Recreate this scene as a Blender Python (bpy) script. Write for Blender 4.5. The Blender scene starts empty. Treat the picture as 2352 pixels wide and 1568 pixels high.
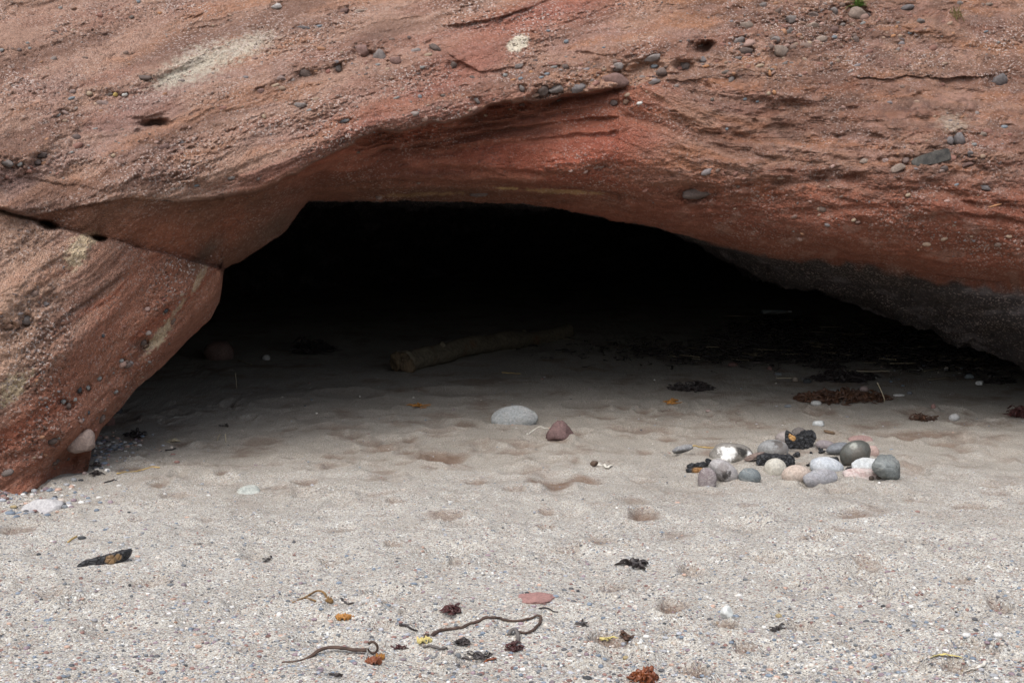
import bpy, bmesh, math, random
import numpy as np
from mathutils import Vector, Matrix

random.seed(7)
RNG = np.random.default_rng(11)
SC = bpy.context.scene
COL = SC.collection

# ------------------------------------------------------------------ camera frame
# design coordinates: 2352 x 1568 picture units; F = focal length in those units
F = 3267.0
CX, CY = 1176.0, 784.0
CAM_H = 1.18
PITCH = math.atan(258.0 / F)
FW = np.array([0, math.cos(PITCH), -math.sin(PITCH)])
UP = np.array([0, math.sin(PITCH), math.cos(PITCH)])
RT = np.array([1.0, 0, 0])
CAM = np.array([0, 0, CAM_H])

def ray(x, y):
    x = np.asarray(x, float); y = np.asarray(y, float)
    return FW + ((x - CX) / F)[..., None] * RT - ((y - CY) / F)[..., None] * UP

def at(x, y, D):
    d = ray(x, y)
    return CAM + d * (np.asarray(D, float) / d[..., 1])[..., None]

# ------------------------------------------------------------------ noise
_perm = np.random.default_rng(3).permutation(256).astype(np.int64)
_perm = np.concatenate([_perm, _perm, _perm])
_g = np.random.default_rng(5).normal(size=(256, 3))
_g /= np.linalg.norm(_g, axis=1)[:, None]

def noise(x, y, z=0.0):
    x, y, z = np.broadcast_arrays(np.asarray(x, float), np.asarray(y, float), np.asarray(z, float))
    xi, yi, zi = np.floor(x), np.floor(y), np.floor(z)
    xf, yf, zf = x - xi, y - yi, z - zi
    xi = xi.astype(np.int64) & 255; yi = yi.astype(np.int64) & 255; zi = zi.astype(np.int64) & 255
    u = xf * xf * xf * (xf * (xf * 6 - 15) + 10)
    v = yf * yf * yf * (yf * (yf * 6 - 15) + 10)
    w = zf * zf * zf * (zf * (zf * 6 - 15) + 10)
    def corner(i, j, k):
        h = _perm[_perm[_perm[xi + i] + yi + j] + zi + k]
        g = _g[h]
        return g[..., 0] * (xf - i) + g[..., 1] * (yf - j) + g[..., 2] * (zf - k)
    def lx(j, k):
        a = corner(0, j, k); return a + u * (corner(1, j, k) - a)
    a0 = lx(0, 0); a0 = a0 + v * (lx(1, 0) - a0)
    a1 = lx(0, 1); a1 = a1 + v * (lx(1, 1) - a1)
    return (a0 + w * (a1 - a0)) * 1.5

def fbm(x, y, z=0.0, o=4, gain=0.5):
    s = 0; a = 1.0; f = 1.0
    for k in range(o):
        s = s + a * noise(np.asarray(x) * f + 17.3 * k, np.asarray(y) * f + 5.1 * k, np.asarray(z) * f)
        a *= gain; f *= 2.03
    return s

def sstep(a, b, x):
    t = np.clip((x - a) / (b - a), 0, 1)
    return t * t * (3 - 2 * t)

def tps(pts):
    P = np.array([p[:2] for p in pts], float) / 400.0
    V = np.array([p[2] for p in pts], float)
    n = len(P)
    def U(r2):
        return np.where(r2 > 1e-12, r2 * np.log(np.maximum(r2, 1e-12)), 0)
    K = U(((P[:, None] - P[None]) ** 2).sum(-1)) + 0.01 * np.eye(n)
    A = np.zeros((n + 3, n + 3)); A[:n, :n] = K; A[:n, n] = 1; A[:n, n + 1:] = P
    A[n, :n] = 1; A[n + 1:, :n] = P.T
    w = np.linalg.solve(A, np.concatenate([V, np.zeros(3)]))
    def f(x, y):
        x = np.asarray(x, float) / 400.0; y = np.asarray(y, float) / 400.0
        r = w[n] + w[n + 1] * x + w[n + 2] * y
        for i in range(n):
            r = r + w[i] * U((x - P[i, 0]) ** 2 + (y - P[i, 1]) ** 2)
        return r
    return f

def curve(pts):
    xs = np.array([p[0] for p in pts], float); ys = np.array([p[1] for p in pts], float)
    return lambda x: np.interp(x, xs, ys)

# ------------------------------------------------------------------ mesh + objects
def mesh_from(name, V, faces, smooth=True):
    me = bpy.data.meshes.new(name)
    V = np.ascontiguousarray(V, np.float32)
    faces = np.ascontiguousarray(faces, np.int32)
    k = faces.shape[1]
    me.vertices.add(len(V)); me.vertices.foreach_set('co', V.ravel())
    me.loops.add(faces.size); me.loops.foreach_set('vertex_index', faces.ravel())
    me.polygons.add(len(faces))
    me.polygons.foreach_set('loop_start', np.arange(0, faces.size, k, dtype=np.int32))
    me.polygons.foreach_set('use_smooth', np.full(len(faces), smooth))
    me.update(calc_edges=True); me.validate()
    return me

def put_attr(me, name, data, kind='FLOAT_COLOR'):
    a = me.attributes.new(name, kind, 'POINT')
    d = np.ascontiguousarray(data, np.float32)
    if kind == 'FLOAT': a.data.foreach_set('value', d.ravel())
    elif kind == 'FLOAT_VECTOR': a.data.foreach_set('vector', d.ravel())
    else:
        if d.shape[1] == 3: d = np.concatenate([d, np.ones((len(d), 1), np.float32)], 1)
        a.data.foreach_set('color', np.ascontiguousarray(d).ravel())

def link(name, me, mat=None, parent=None, loc=None):
    o = bpy.data.objects.new(name, me); COL.objects.link(o)
    if mat is not None: me.materials.append(mat)
    if parent is not None: o.parent = parent
    if loc is not None: o.location = loc
    return o

def tag(o, label, cat, group=None):
    o['label'] = label; o['category'] = cat
    if group: o['group'] = group
    return o

def grid_faces(nr, nc):
    i = np.arange(nr * nc).reshape(nr, nc)
    return np.stack([i[:-1, :-1], i[:-1, 1:], i[1:, 1:], i[1:, :-1]], -1).reshape(-1, 4)

_ico = {}
def ico(n):
    if n not in _ico:
        bm = bmesh.new(); bmesh.ops.create_icosphere(bm, subdivisions=n, radius=1.0)
        bm.verts.ensure_lookup_table()
        V = np.array([v.co[:] for v in bm.verts]); Fc = np.array([[v.index for v in f.verts] for f in bm.faces])
        bm.free(); _ico[n] = (V, Fc)
    return _ico[n]

def rot(ax, a):
    return np.array(Matrix.Rotation(a, 3, ax))

# ------------------------------------------------------------------ node helper
class NT:
    def __init__(s, name):
        s.mat = bpy.data.materials.new(name); s.mat.use_nodes = True
        s.t = s.mat.node_tree; s.t.nodes.clear()
        s.out = s.t.nodes.new('ShaderNodeOutputMaterial')
        s.b = s.t.nodes.new('ShaderNodeBsdfPrincipled')
        s.t.links.new(s.b.outputs[0], s.out.inputs[0])
    def n(s, kind, **kw):
        nd = s.t.nodes.new('ShaderNode' + kind)
        for k, v in kw.items():
            if hasattr(nd, k) and k not in ('Scale',): setattr(nd, k, v)
            else: nd.inputs[k].default_value = v
        return nd
    def l(s, a, b): s.t.links.new(a, b)
    def coord(s): return s.n('TexCoord').outputs['Object']
    def attr(s, name, o='Color'): return s.n('Attribute', attribute_name=name).outputs[o]
    def map(s, vec, scale=(1, 1, 1), rotn=(0, 0, 0)):
        m = s.n('Mapping'); m.inputs['Scale'].default_value = scale; m.inputs['Rotation'].default_value = rotn
        s.l(vec, m.inputs['Vector']); return m.outputs[0]
    def noise(s, vec, scale, detail=4, rough=0.55, out='Fac', dist=0.0):
        m = s.n('TexNoise'); m.inputs['Scale'].default_value = scale; m.inputs['Detail'].default_value = detail
        m.inputs['Roughness'].default_value = rough; m.inputs['Distortion'].default_value = dist
        s.l(vec, m.inputs['Vector']); return m.outputs[out]
    def voro(s, vec, scale, out='Distance', feature='F1', rand=1.0):
        m = s.n('TexVoronoi'); m.feature = feature; m.inputs['Scale'].default_value = scale
        m.inputs['Randomness'].default_value = rand
        s.l(vec, m.inputs['Vector']); return m.outputs[out]
    def ramp(s, fac, stops, mode='LINEAR'):
        r = s.n('ValToRGB'); e = r.color_ramp; e.interpolation = mode
        while len(e.elements) > 1: e.elements.remove(e.elements[-1])
        first = True
        for p, c in stops:
            if not hasattr(c, '__len__'): c = (c, c, c)
            el = e.elements[0] if first else e.elements.new(p)
            el.position = p; el.color = (*c[:3], 1); first = False
        s.l(fac, r.inputs[0]); return r.outputs[0]
    def math(s, op, a, b=None, clamp=False):
        m = s.n('Math'); m.operation = op; m.use_clamp = clamp
        for i, v in enumerate((a, b)):
            if v is None: continue
            if isinstance(v, (int, float)): m.inputs[i].default_value = v
            else: s.l(v, m.inputs[i])
        return m.outputs[0]
    def mix(s, fac, a, b, mode='MIX'):
        m = s.n('Mix'); m.data_type = 'RGBA'; m.blend_type = mode
        if isinstance(fac, (int, float)): m.inputs[0].default_value = fac
        else: s.l(fac, m.inputs[0])
        for i, v in ((6, a), (7, b)):
            if isinstance(v, tuple): m.inputs[i].default_value = (*v[:3], 1)
            else: s.l(v, m.inputs[i])
        return m.outputs[2]
    def bump(s, h, strength, dist, prev=None):
        m = s.n('Bump'); m.inputs['Strength'].default_value = strength; m.inputs['Distance'].default_value = dist
        s.l(h, m.inputs['Height'])
        if prev is not None: s.l(prev, m.inputs['Normal'])
        return m.outputs[0]
    def done(s, col, rough=0.9, normal=None, spec=0.25):
        if isinstance(col, tuple): s.b.inputs['Base Color'].default_value = (*col[:3], 1)
        else: s.l(col, s.b.inputs['Base Color'])
        if isinstance(rough, (int, float)): s.b.inputs['Roughness'].default_value = rough
        else: s.l(rough, s.b.inputs['Roughness'])
        s.b.inputs['Specular IOR Level'].default_value = spec
        if normal is not None: s.l(normal, s.b.inputs['Normal'])
        return s.mat

# ------------------------------------------------------------------ camera, world, sun
cd = bpy.data.cameras.new('camera'); cam = bpy.data.objects.new('camera', cd); COL.objects.link(cam)
cam.location = CAM; cam.rotation_euler = (math.pi / 2 - PITCH, 0, 0)
cd.sensor_width = 36.0; cd.lens = 36.0 * F / 2352.0; cd.clip_end = 1000; cd.clip_start = 0.05
SC.camera = cam
SUN_EL, SUN_AZ = math.radians(60), math.radians(205)     # azimuth clockwise from +Y
w = bpy.data.worlds.new('World'); SC.world = w; w.use_nodes = True
nt = w.node_tree; nt.nodes.clear()
wo = nt.nodes.new('ShaderNodeOutputWorld'); bg = nt.nodes.new('ShaderNodeBackground')
sky = nt.nodes.new('ShaderNodeTexSky'); sky.sky_type = 'NISHITA'; sky.sun_disc = False
sky.sun_elevation = SUN_EL; sky.sun_rotation = SUN_AZ; sky.dust_density = 4.0; sky.air_density = 1.0; sky.ozone_density = 1.0
hs = nt.nodes.new('ShaderNodeHueSaturation'); hs.inputs['Saturation'].default_value = 0.6
nt.links.new(sky.outputs[0], hs.inputs['Color']); nt.links.new(hs.outputs[0], bg.inputs[0])
bg.inputs[1].default_value = 0.13; nt.links.new(bg.outputs[0], wo.inputs[0])
sd = bpy.data.lights.new('sun', 'SUN'); sd.energy = 1.4; sd.angle = math.radians(75); sd.color = (1.0, 0.99, 0.97)
sun = bpy.data.objects.new('sun', sd); COL.objects.link(sun)
dirv = Vector((math.sin(SUN_AZ) * math.cos(SUN_EL), math.cos(SUN_AZ) * math.cos(SUN_EL), math.sin(SUN_EL)))
sun.rotation_euler = (-dirv).to_track_quat('-Z', 'Y').to_euler(); sun.location = dirv * 30
vs = SC.view_settings; vs.view_transform = 'Standard'; vs.look = 'None'; vs.exposure = 0.7; vs.gamma = 1.0
SC.cycles.max_bounces = 8; SC.cycles.diffuse_bounces = 5
SC.cycles.use_denoising = True
# ------------------------------------------------------------------ SAND
def sand_base(X, Y):
    t = np.maximum(Y - 7.0, 0)
    z = 0.05 * (np.sqrt(t * t + 0.25) - 0.5) * sstep(6.5, 8.5, Y)
    z = np.where(Y > 24, 0.05 * 16.5 + 0 * Y, z)
    return z

def plane_hit(x, y):                       # on the smooth sand, for laying things out
    d = ray(x, y)
    k = np.linspace(2.0, 24.0, 1400)
    p = CAM + d[..., None, :] * k[:, None]
    below = p[..., 2] < sand_base(p[..., 0], p[..., 1])
    i = np.argmax(below, -1)
    return np.take_along_axis(p, i[..., None, None].repeat(3, -1), -2)[..., 0, :] if d.ndim > 1 else p[i]

# hollows and scuffs in the sand: x, y, width, height (picture units), depth (m), damp
DENTS = [
 (1265,1112,95,22,.030,1.0),(1340,1105,80,16,.022,.9),(1010,1048,120,22,.026,1.0),(1095,1105,50,14,.026,.8),(1225,1080,60,10,.016,.7),
 (1475,1186,60,26,.035,.9),(1590,1318,60,26,.04,.55),(1408,1357,60,16,.04,.7),(1545,1402,60,26,.04,.8),(1400,1475,90,36,.05,.7),
 (1560,1460,60,14,.03,.4),(1580,1540,70,30,.05,.8),(1990,1300,44,18,.03,.5),(2290,1390,50,26,.035,.5),(2240,1498,110,14,.05,.25),
 (2190,1545,80,26,.04,.5),(1710,1490,50,16,.03,.6),(1660,1445,60,22,.04,.8),(2200,1340,70,16,.03,.5),(2100,1250,60,10,.02,.3),
 (1250,1210,44,12,.03,.6),(905,1155,40,12,.025,.6),(885,1185,36,10,.02,.5),(1255,1172,44,10,.02,.6),(895,1250,36,14,.02,.5),
 (700,1110,50,12,.02,.6),(640,1120,44,12,.02,.6),(470,1262,32,14,.03,.5),(935,1410,40,18,.03,.4),(880,1440,50,14,.03,.3),
 (120,1375,80,26,.02,.25),(350,1340,90,18,.02,.3),(1930,1125,90,12,.03,.2),(1760,1190,40,10,.03,.3),(1885,1235,60,14,.035,.25),
 (1830,1062,640,110,-.030,0),(1760,1075,120,26,-.022,0),(1900,1050,110,22,-.02,0),(1700,1112,90,12,-.016,0),(1830,1106,70,10,-.014,0),(1950,1108,90,12,-.014,0),(1180,976,120,12,-.014,0),(1290,1014,80,10,-.014,0),(1560,1040,60,12,-.01,0),
 (600,1010,90,16,.02,.5),(780,980,110,16,.02,.4),(1000,990,120,14,.02,.3),(1480,990,120,16,.02,.5),(2120,1000,200,18,.015,.7),(1640,1050,80,12,.02,.5),
 (800,905,140,20,.03,.1),(1050,900,160,20,.03,.1),(650,930,120,18,.03,.1),(1350,930,120,16,.02,.1),(880,1030,70,12,.02,.7),(760,1050,60,10,.02,.6),
 (1180,1130,50,10,.02,.5),(1180,1040,80,12,.016,.6),(1560,1130,60,12,.02,.3),(400,1140,60,12,.02,.4),(320,1200,50,12,.02,.3),(560,1180,60,12,.02,.3),
 (1060,1290,50,14,.025,.3),(1300,1260,60,14,.03,.3),(760,1290,50,14,.025,.3),(1760,1290,60,16,.03,.3),(1830,1440,60,20,.03,.3),(1960,1490,70,20,.035,.3),
]
_dc = plane_hit(np.array([d[0] for d in DENTS], float), np.array([d[1] for d in DENTS], float))
_dl = plane_hit(np.array([d[0] for d in DENTS], float), np.array([d[1] + d[3] / 2 for d in DENTS], float))
_dw = np.array([d[2] for d in DENTS]) / F * _dc[:, 1] / 2
_dd = np.maximum(np.abs(_dc[:, 1] - _dl[:, 1]), 0.03)
_prng = np.random.default_rng(21)
_pd = [( _prng.uniform(-3, 3), _prng.uniform(3.4, 9.0), _prng.uniform(.04, .11), _prng.uniform(.05, .13), _prng.uniform(.010, .030)) for _ in range(420)]

def sand_fields(X, Y):
    X = np.asarray(X, float); Y = np.asarray(Y, float)
    z = sand_base(X, Y)
    z = z + 0.020 * noise(X * 1.1, Y * 1.1, 2.2) + (1 - .55 * sstep(6.6, 8.5, Y)) * (0.017 * noise(X * 3.1, Y * 3.1, 7.7) + 0.013 * noise(X * 8.3, Y * 8.3, 1.1))
    fine = 0.0030 * noise(X * 21, Y * 21, 4.4) + 0.0022 * noise(X * 47, Y * 47, 9.1) + 0.0016 * noise(X * 95, Y * 95, 3.3)
    z = z + fine
    damp = np.zeros_like(z)
    wx = X + 0.030 * noise(X * 9, Y * 9, 12.0) + 0.006 * noise(X * 30, Y * 30, 2.0)
    wy = Y + 0.035 * noise(X * 9, Y * 9, 31.0) + 0.008 * noise(X * 30, Y * 30, 5.0)
    for i, d in enumerate(DENTS):
        m = (np.abs(X - _dc[i, 0]) < 2.6 * _dw[i] + .1) & (np.abs(Y - _dc[i, 1]) < 2.6 * _dd[i] + .1)
        if not m.any(): continue
        r = np.sqrt(((wx[m] - _dc[i, 0]) / _dw[i]) ** 2 + ((wy[m] - _dc[i, 1]) / _dd[i]) ** 2)
        z[m] += .85 * d[4] * (-(1 - sstep(0.0, 1.45, r)) + 0.35 * np.exp(-((r - 1.35) / .3) ** 2))
        damp[m] = np.maximum(damp[m], d[5] * (1 - sstep(.6, 1.5, r)))
    for (a, b, sx, sy, dp) in _pd:
        m = (np.abs(X - a) < 2.6 * sx) & (np.abs(Y - b) < 2.6 * sy)
        if not m.any(): continue
        r = np.sqrt(((wx[m] - a) / sx) ** 2 + ((wy[m] - b) / sy) ** 2)
        damp[m] = np.maximum(damp[m], min(1.0, .12 + 28 * dp * (b > 5.3)) * .8 * (1 - sstep(.35, 1.1, r)) * (1.0 if (a * 37.7) % 1 < .45 else .15))
        z[m] += .8 * dp * (-(1 - sstep(0.0, 1.4, r)) + 0.4 * np.exp(-((r - 1.35) / .3) ** 2))
    return z, damp

def sand_z(X, Y):
    return sand_fields(np.atleast_1d(X), np.atleast_1d(Y))[0]

def hit(x, y):                             # picture point -> point on the real sand surface
    d = ray(x, y)
    k0 = np.linspace(2.0, 26.0, 600); p = CAM + k0[:, None] * d
    i = int(np.argmax(p[:, 2] < sand_base(p[:, 0], p[:, 1]))); kc = k0[i]
    k = np.linspace(max(2.0, kc - .25 - .05 * kc), kc + .1 + .02 * kc, 300); p = CAM + k[:, None] * d
    s = sand_z(p[:, 0], p[:, 1])
    i = int(np.argmax(p[:, 2] < s))
    return np.array([p[i, 0], p[i, 1], s[i]])

# rows follow the picture rows near the camera, then open out to the horizon
ys = []
py = 1640.0
while py > 640:
    ys.append(float(plane_hit(CX, py)[1])); py -= 2.1
ys = sorted(set(np.round(ys, 5)))
near = list(np.linspace(ys[0] - 1.2, ys[0] - .02, 26)); 
far = list(ys[-1] + np.cumsum(np.geomspace(.3, 60, 22)))
back = list(-np.cumsum(np.geomspace(.4, 70, 24))[::-1] + near[0])
ys = np.array(back + near + ys + far)
xm = np.arange(-2.75, 2.7501, 0.0062)
xo = 2.75 + np.cumsum(np.geomspace(.008, 50, 70))
xs = np.concatenate([-xo[::-1], xm, xo])
GX, GY = np.meshgrid(xs, ys)
GZ, DAMP = sand_fields(GX, GY)
falloff = sstep(60, 6, np.hypot(GX, GY - 6)) 
V = np.stack([GX, GY, GZ], -1).reshape(-1, 3)
me = mesh_from('sand', V, grid_faces(len(ys), len(xs))[:, ::-1] if False else grid_faces(len(ys), len(xs)))
put_attr(me, 'damp', DAMP.ravel(), 'FLOAT')

m = NT('beach_sand')
co = m.coord()
sep = m.n('SeparateXYZ'); m.l(co, sep.inputs[0])
# grain: coarse shingle towards the sea, finer tan sand towards the cave
mr = m.n('MapRange'); mr.inputs['From Min'].default_value = 5.4; mr.inputs['From Max'].default_value = 7.6; mr.clamp = True
wob = m.noise(co, 1.3, 3); wy = m.math('ADD', sep.outputs['Y'], m.math('MULTIPLY', m.math('SUBTRACT', wob, .5), 2.4))
m.l(wy, mr.inputs['Value']); fine = mr.outputs[0]
gc = m.voro(co, 140, 'Color'); gs = m.n('SeparateColor'); m.l(gc, gs.inputs[0])
grain = m.ramp(gs.outputs[0], [(0, (.63, .585, .53)), (.24, (.52, .465, .41)), (.42, (.37, .315, .275)), (.54, (.60, .575, .55)), (.64, (.27, .26, .265)),
                               (.74, (.17, .19, .225)), (.81, (.32, .19, .165)), (.86, (.78, .77, .75)), (.92, (.10, .097, .1)), (.97, (.42, .32, .23))], 'CONSTANT')
gc2 = m.voro(co, 290, 'Color'); gs2 = m.n('SeparateColor'); m.l(gc2, gs2.inputs[0])
grain2 = m.ramp(gs2.outputs[0], [(0, (.55, .50, .445)), (.33, (.43, .375, .325)), (.56, (.53, .50, .47)), (.72, (.27, .24, .225)), (.86, (.70, .68, .65)), (.94, (.16, .14, .13))], 'CONSTANT')
sel = m.ramp(m.noise(co, 60, 2), [(.42, 0.), (.58, 1.)])
coarse = m.mix(sel, grain, grain2)
tan = m.mix(.5, grain2, (.315, .27, .225))
base = m.mix(fine, coarse, tan)
base = m.mix(1.0, base, (.865, .90, .90), 'MULTIPLY')
big = m.ramp(m.noise(co, 2.3, 5, .6), [(.3, (.86, .84, .82)), (.7, (1.06, 1.05, 1.04))])
base = m.mix(1.0, base, big, 'MULTIPLY')
dmp = m.n('Attribute', attribute_name='damp').outputs['Fac']
patch = m.ramp(m.noise(co, 3.2, 5, .65), [(.52, 0.), (.68, .65)])
pm = m.math('MULTIPLY', patch, fine)
dsum = m.math('MAXIMUM', dmp, pm)
dn = m.math('MULTIPLY', dsum, m.ramp(m.noise(co, 26, 4, .7), [(.34, .6), (.58, 1.)]), True)
base = m.mix(dn, base, m.mix(.55, base, (.15, .095, .065)))
base = m.mix(m.math('MULTIPLY', dn, .8), base, (.16, .10, .068))
hgt = m.voro(co, 140, 'Distance'); h2 = m.voro(co, 290, 'Distance')
nb = m.bump(m.math('SUBTRACT', 1.0, hgt), .9, .006)
nb = m.bump(m.noise(co, 110, 4, .7), .7, .006, nb)
m.done(base, .93, nb, .2)
sand = link('sand', me, m.mat); sand['kind'] = 'structure'
tag(sand, 'pale coarse shingle sand sloping gently up into the dark cave', 'sand')
# ------------------------------------------------------------------ CLIFF
LIP = curve([(-1000,1300),(-200,1220),(0,1185),(80,1165),(150,1150),(196,1110),(203,1075),(211,1031),(233,985),(275,940),(316,889),(366,848),(430,784),(485,729),
 (505,690),(511,650),(513,622),(516,617),(549,601),(609,564),(640,543),(659,528),(687,486),(700,470),(714,459),(760,461),(830,459),(870,465),(930,460),(1000,462),(1100,465),(1200,468),
 (1280,478),(1380,497),(1430,508),(1500,522),(1535,530),(1619,553),(1661,563),(1746,582),(1805,594),(1859,593),(1939,594),(1998,602),(2082,618),(2167,633),
 (2251,642),(2352,653),(2450,700),(2560,800),(2640,950),(2700,1060),(2800,1100),(3600,1130)])
E1 = curve([(-400,500),(60,500),(150,480),(290,455),(410,463),(480,458),(581,441),(684,396),(746,361),(810,326),(870,297),(923,303),(958,294),(994,287),(1029,280),(1075,265),
 (1121,244),(1171,237),(1242,230),(1295,219),(1348,216),(1412,202),(1440,193),(1507,191),(1600,185),(4000,150)])
CRACK = curve([(-400,400),(-200,440),(0,482),(60,498),(101,514),(160,532),(220,546),(275,556),(330,573),(385,582),(440,599),(499,612),(520,618),(4000,3000)])
RIGHT = [(1600,300,7.85),(1600,420,7.82),(1900,300,7.85),(1900,430,7.65),(2100,380,7.62),(2352,380,7.7),(2352,520,7.58),(2100,500,7.62),(1660,480,7.85),(1660,560,8.2),
 (1900,550,7.75),(1900,598,8.05),(2100,570,7.72),(2100,622,7.98),(2352,600,7.65),(2352,653,7.88),(2600,300,7.8),(2600,600,7.7),(2600,0,8.9),(1500,0,8.5),(1800,0,8.75),
 (1800,150,8.1),(2100,0,8.85),(2352,0,8.95),(2352,200,8.3),(2100,200,8.15),(2700,1050,7.6),(2900,900,7.4),(2900,500,7.5),(1500,160,7.92)]
TA = tps([(290,455,6.72),(480,458,6.98),(700,390,7.12),(870,298,7.3),(1100,250,7.55),(1300,215,7.75),(0,390,6.62),(0,0,7.75),(-250,400,6.5),(-250,0,7.6),(400,0,8.1),(400,250,7.2),
 (800,0,8.2),(800,200,7.5),(1200,0,8.3),(1200,120,7.92),(150,480,6.75),(0,200,7.1),(560,350,7.05),(1000,180,7.65)] + RIGHT)
TB = tps([(640,440,7.45),(870,315,7.84),(870,390,7.80),(870,430,7.90),(870,462,8.12),(760,400,7.72),(1100,262,8.04),(1100,300,7.98),(1100,365,7.87),(1100,420,7.97),(1100,465,8.25),(1300,235,7.96),(1300,280,7.90),(1300,350,7.83),(1400,225,7.88),(1300,425,7.92),(1300,480,8.22),
 (1480,250,7.9),(1480,380,7.9),(1480,470,8.05),(1480,520,8.25),(560,480,7.5),(560,560,7.75),(450,590,7.4),(660,520,8.0),(714,462,8.1),(330,560,7.02),(220,540,6.85),(110,515,6.78),(0,480,6.7),(-200,440,6.6),
 (1700,300,7.85),(1700,450,7.8),(290,480,6.8),(400,500,7.05),(516,617,7.75)] + RIGHT)
TP = tps([(0,500,6.62),(100,530,6.68),(240,560,6.85),(440,610,7.3),(500,640,7.48),(510,690,7.55),(430,784,7.42),(300,700,6.98),(150,650,6.68),(0,650,6.4),(0,800,6.33),(150,800,6.55),
 (0,1127,6.40),(-200,1000,6.2),(211,1031,6.80),(315,889,7.1),(100,950,6.45),(-200,500,6.45),(96,1086,6.56),(200,1075,6.9),(250,800,6.85),(150,1000,6.58),(-300,1200,6.15),(60,1160,6.45),(230,900,6.85),(370,700,7.12)])

def cumcurve(pts):                          # bedding slope dy/dx -> height curve
    gx = np.arange(-1200, 4200, 4.0); sl = np.interp(gx, [p[0] for p in pts], [p[1] for p in pts])
    h = np.cumsum(sl) * 4.0
    return lambda x: np.interp(x, gx, h)
HA = cumcurve([(-400,-.34),(600,-.31),(1200,-.24),(1600,-.12),(1900,.0),(2200,.08),(2600,.1)])
HB = cumcurve([(300,-.5),(600,-.36),(900,-.14),(1300,-.05),(1600,.06),(1900,.14),(2400,.17)])
HP = cumcurve([(-400,-.5),(0,-.62),(300,-.85),(600,-1.0)])

PITS = [ # x, y, half w, half h, depth, angle
 (352,283,42,12,.13,-4),(318,300,14,8,.05,0),(1615,110,36,20,.2,-8),(1470,165,70,28,.12,-10),(1560,150,22,14,.08,0),(860,112,110,24,.06,-8),(600,72,18,9,.06,0),
 (110,518,30,10,.16,14),(228,548,22,8,.16,12),(15,388,26,12,.1,10),(85,360,16,9,.06,0),(700,172,30,12,.06,5),(1735,280,8,7,.06,0),(1545,255,10,4,.05,0),(530,180,14,7,.05,0),
 (340,330,70,14,.04,-8),(40,770,60,30,.07,-30),(120,690,30,16,.05,0),(1640,160,40,10,.05,0),(1760,60,20,8,.05,0),(1700,20,40,14,.05,-20),(2160,40,40,16,.05,0),
 (1930,160,60,30,.05,0),(1900,215,70,22,.04,0),(2215,215,30,12,.05,0),(2050,190,50,10,.04,-15),(1100,20,18,12,.05,0),(768,62,12,7,.05,0),(40,1050,26,16,.05,-30),
 (150,1055,40,28,.09,-40),(260,860,40,12,.05,-50),(320,810,40,10,.04,-50),(440,595,26,9,.05,30),(345,270,60,7,.05,-8),(180,305,14,7,.04,0),(1020,110,20,12,.05,0),(2230,470,20,8,.05,0)]
LEDGE = [ # polyline, depth of the recess under it, fade height below, overhang sharpness
 ([(990,66),(1040,56),(1100,50),(1171,32),(1241,8),(1300,-20)], .055, 55, 3),
 ([(1000,120),(1022,117),(1054,142),(1100,163),(1132,165),(1190,150)], .05, 40, 3),
 ([(1230,66),(1300,52),(1380,20),(1440,-10)], .025, 30, 4),
 ([(1230,238),(1295,224),(1348,219),(1412,206),(1450,188),(1530,170),(1610,160)], .085, 10, 3),
 ([(1440,418),(1521,424),(1640,426),(1770,420),(1900,408),(2010,398)], .07, 60, 6),
 ([(2040,512),(2100,497),(2200,490),(2290,494),(2352,508),(2450,530)], .06, 30, 3),
 ([(1300,120),(1394,124),(1470,128),(1540,118)], .05, 50, 4),
 ([(1840,262),(1900,255),(2040,228),(2140,206),(2200,190)], .035, 26, 4),
 ([(1850,322),(1960,308),(2060,318),(2150,290)], .025, 22, 4),
 ([(0,395),(60,405),(120,418),(200,428),(260,440)], .03, 10, 2),
 ([(800,352),(960,330),(1120,300),(1300,276),(1460,262)], .04, 26, 4),
 ([(980,300),(1100,285),(1240,262),(1400,240)], .03, 18, 3),
 ([(760,425),(900,414),(1100,418),(1300,428),(1500,455)], .035, 24, 4),
 ([(700,445),(900,440),(1200,446),(1400,470)], .025, 16, 3),
 ([(1560,500),(1750,530),(1950,556),(2200,590)], .03, 24, 5),
 ([(1700,540),(1900,566),(2100,592),(2330,625)], .025, 18, 4),
 ([(930,345),(1060,336),(1200,322),(1340,306),(1480,300)], .03, 40, 6),
 ([(800,400),(1000,380),(1200,392),(1350,400)], .03, 30, 6),
 ([(400,430),(520,395),(650,340),(760,290),(860,262)], .02, 26, 5),
 ([(420,270),(560,215),(700,165),(860,120)], .018, 24, 5),
 ([(0,250),(160,205),(330,150),(480,100),(640,40)], .016, 20, 5),
 ([(60,640),(120,600),(180,560)], .02, 30, 5),
 ([(20,700),(120,640),(200,580)], .02, 26, 5),
 ([(60,810),(160,720),(260,650),(330,600)], .03, 24, 4),
 ([(190,960),(270,870),(340,790),(420,690)], .025, 20, 4),
 ([(1640,250),(1760,268),(1850,300),(1960,350)], .02, 22, 4),
 ([(1560,330),(1700,345),(1860,372),(1980,380)], .018, 20, 4),
 ([(1700,470),(1850,480),(1990,470),(2100,460)], .02, 20, 4),
]

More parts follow.
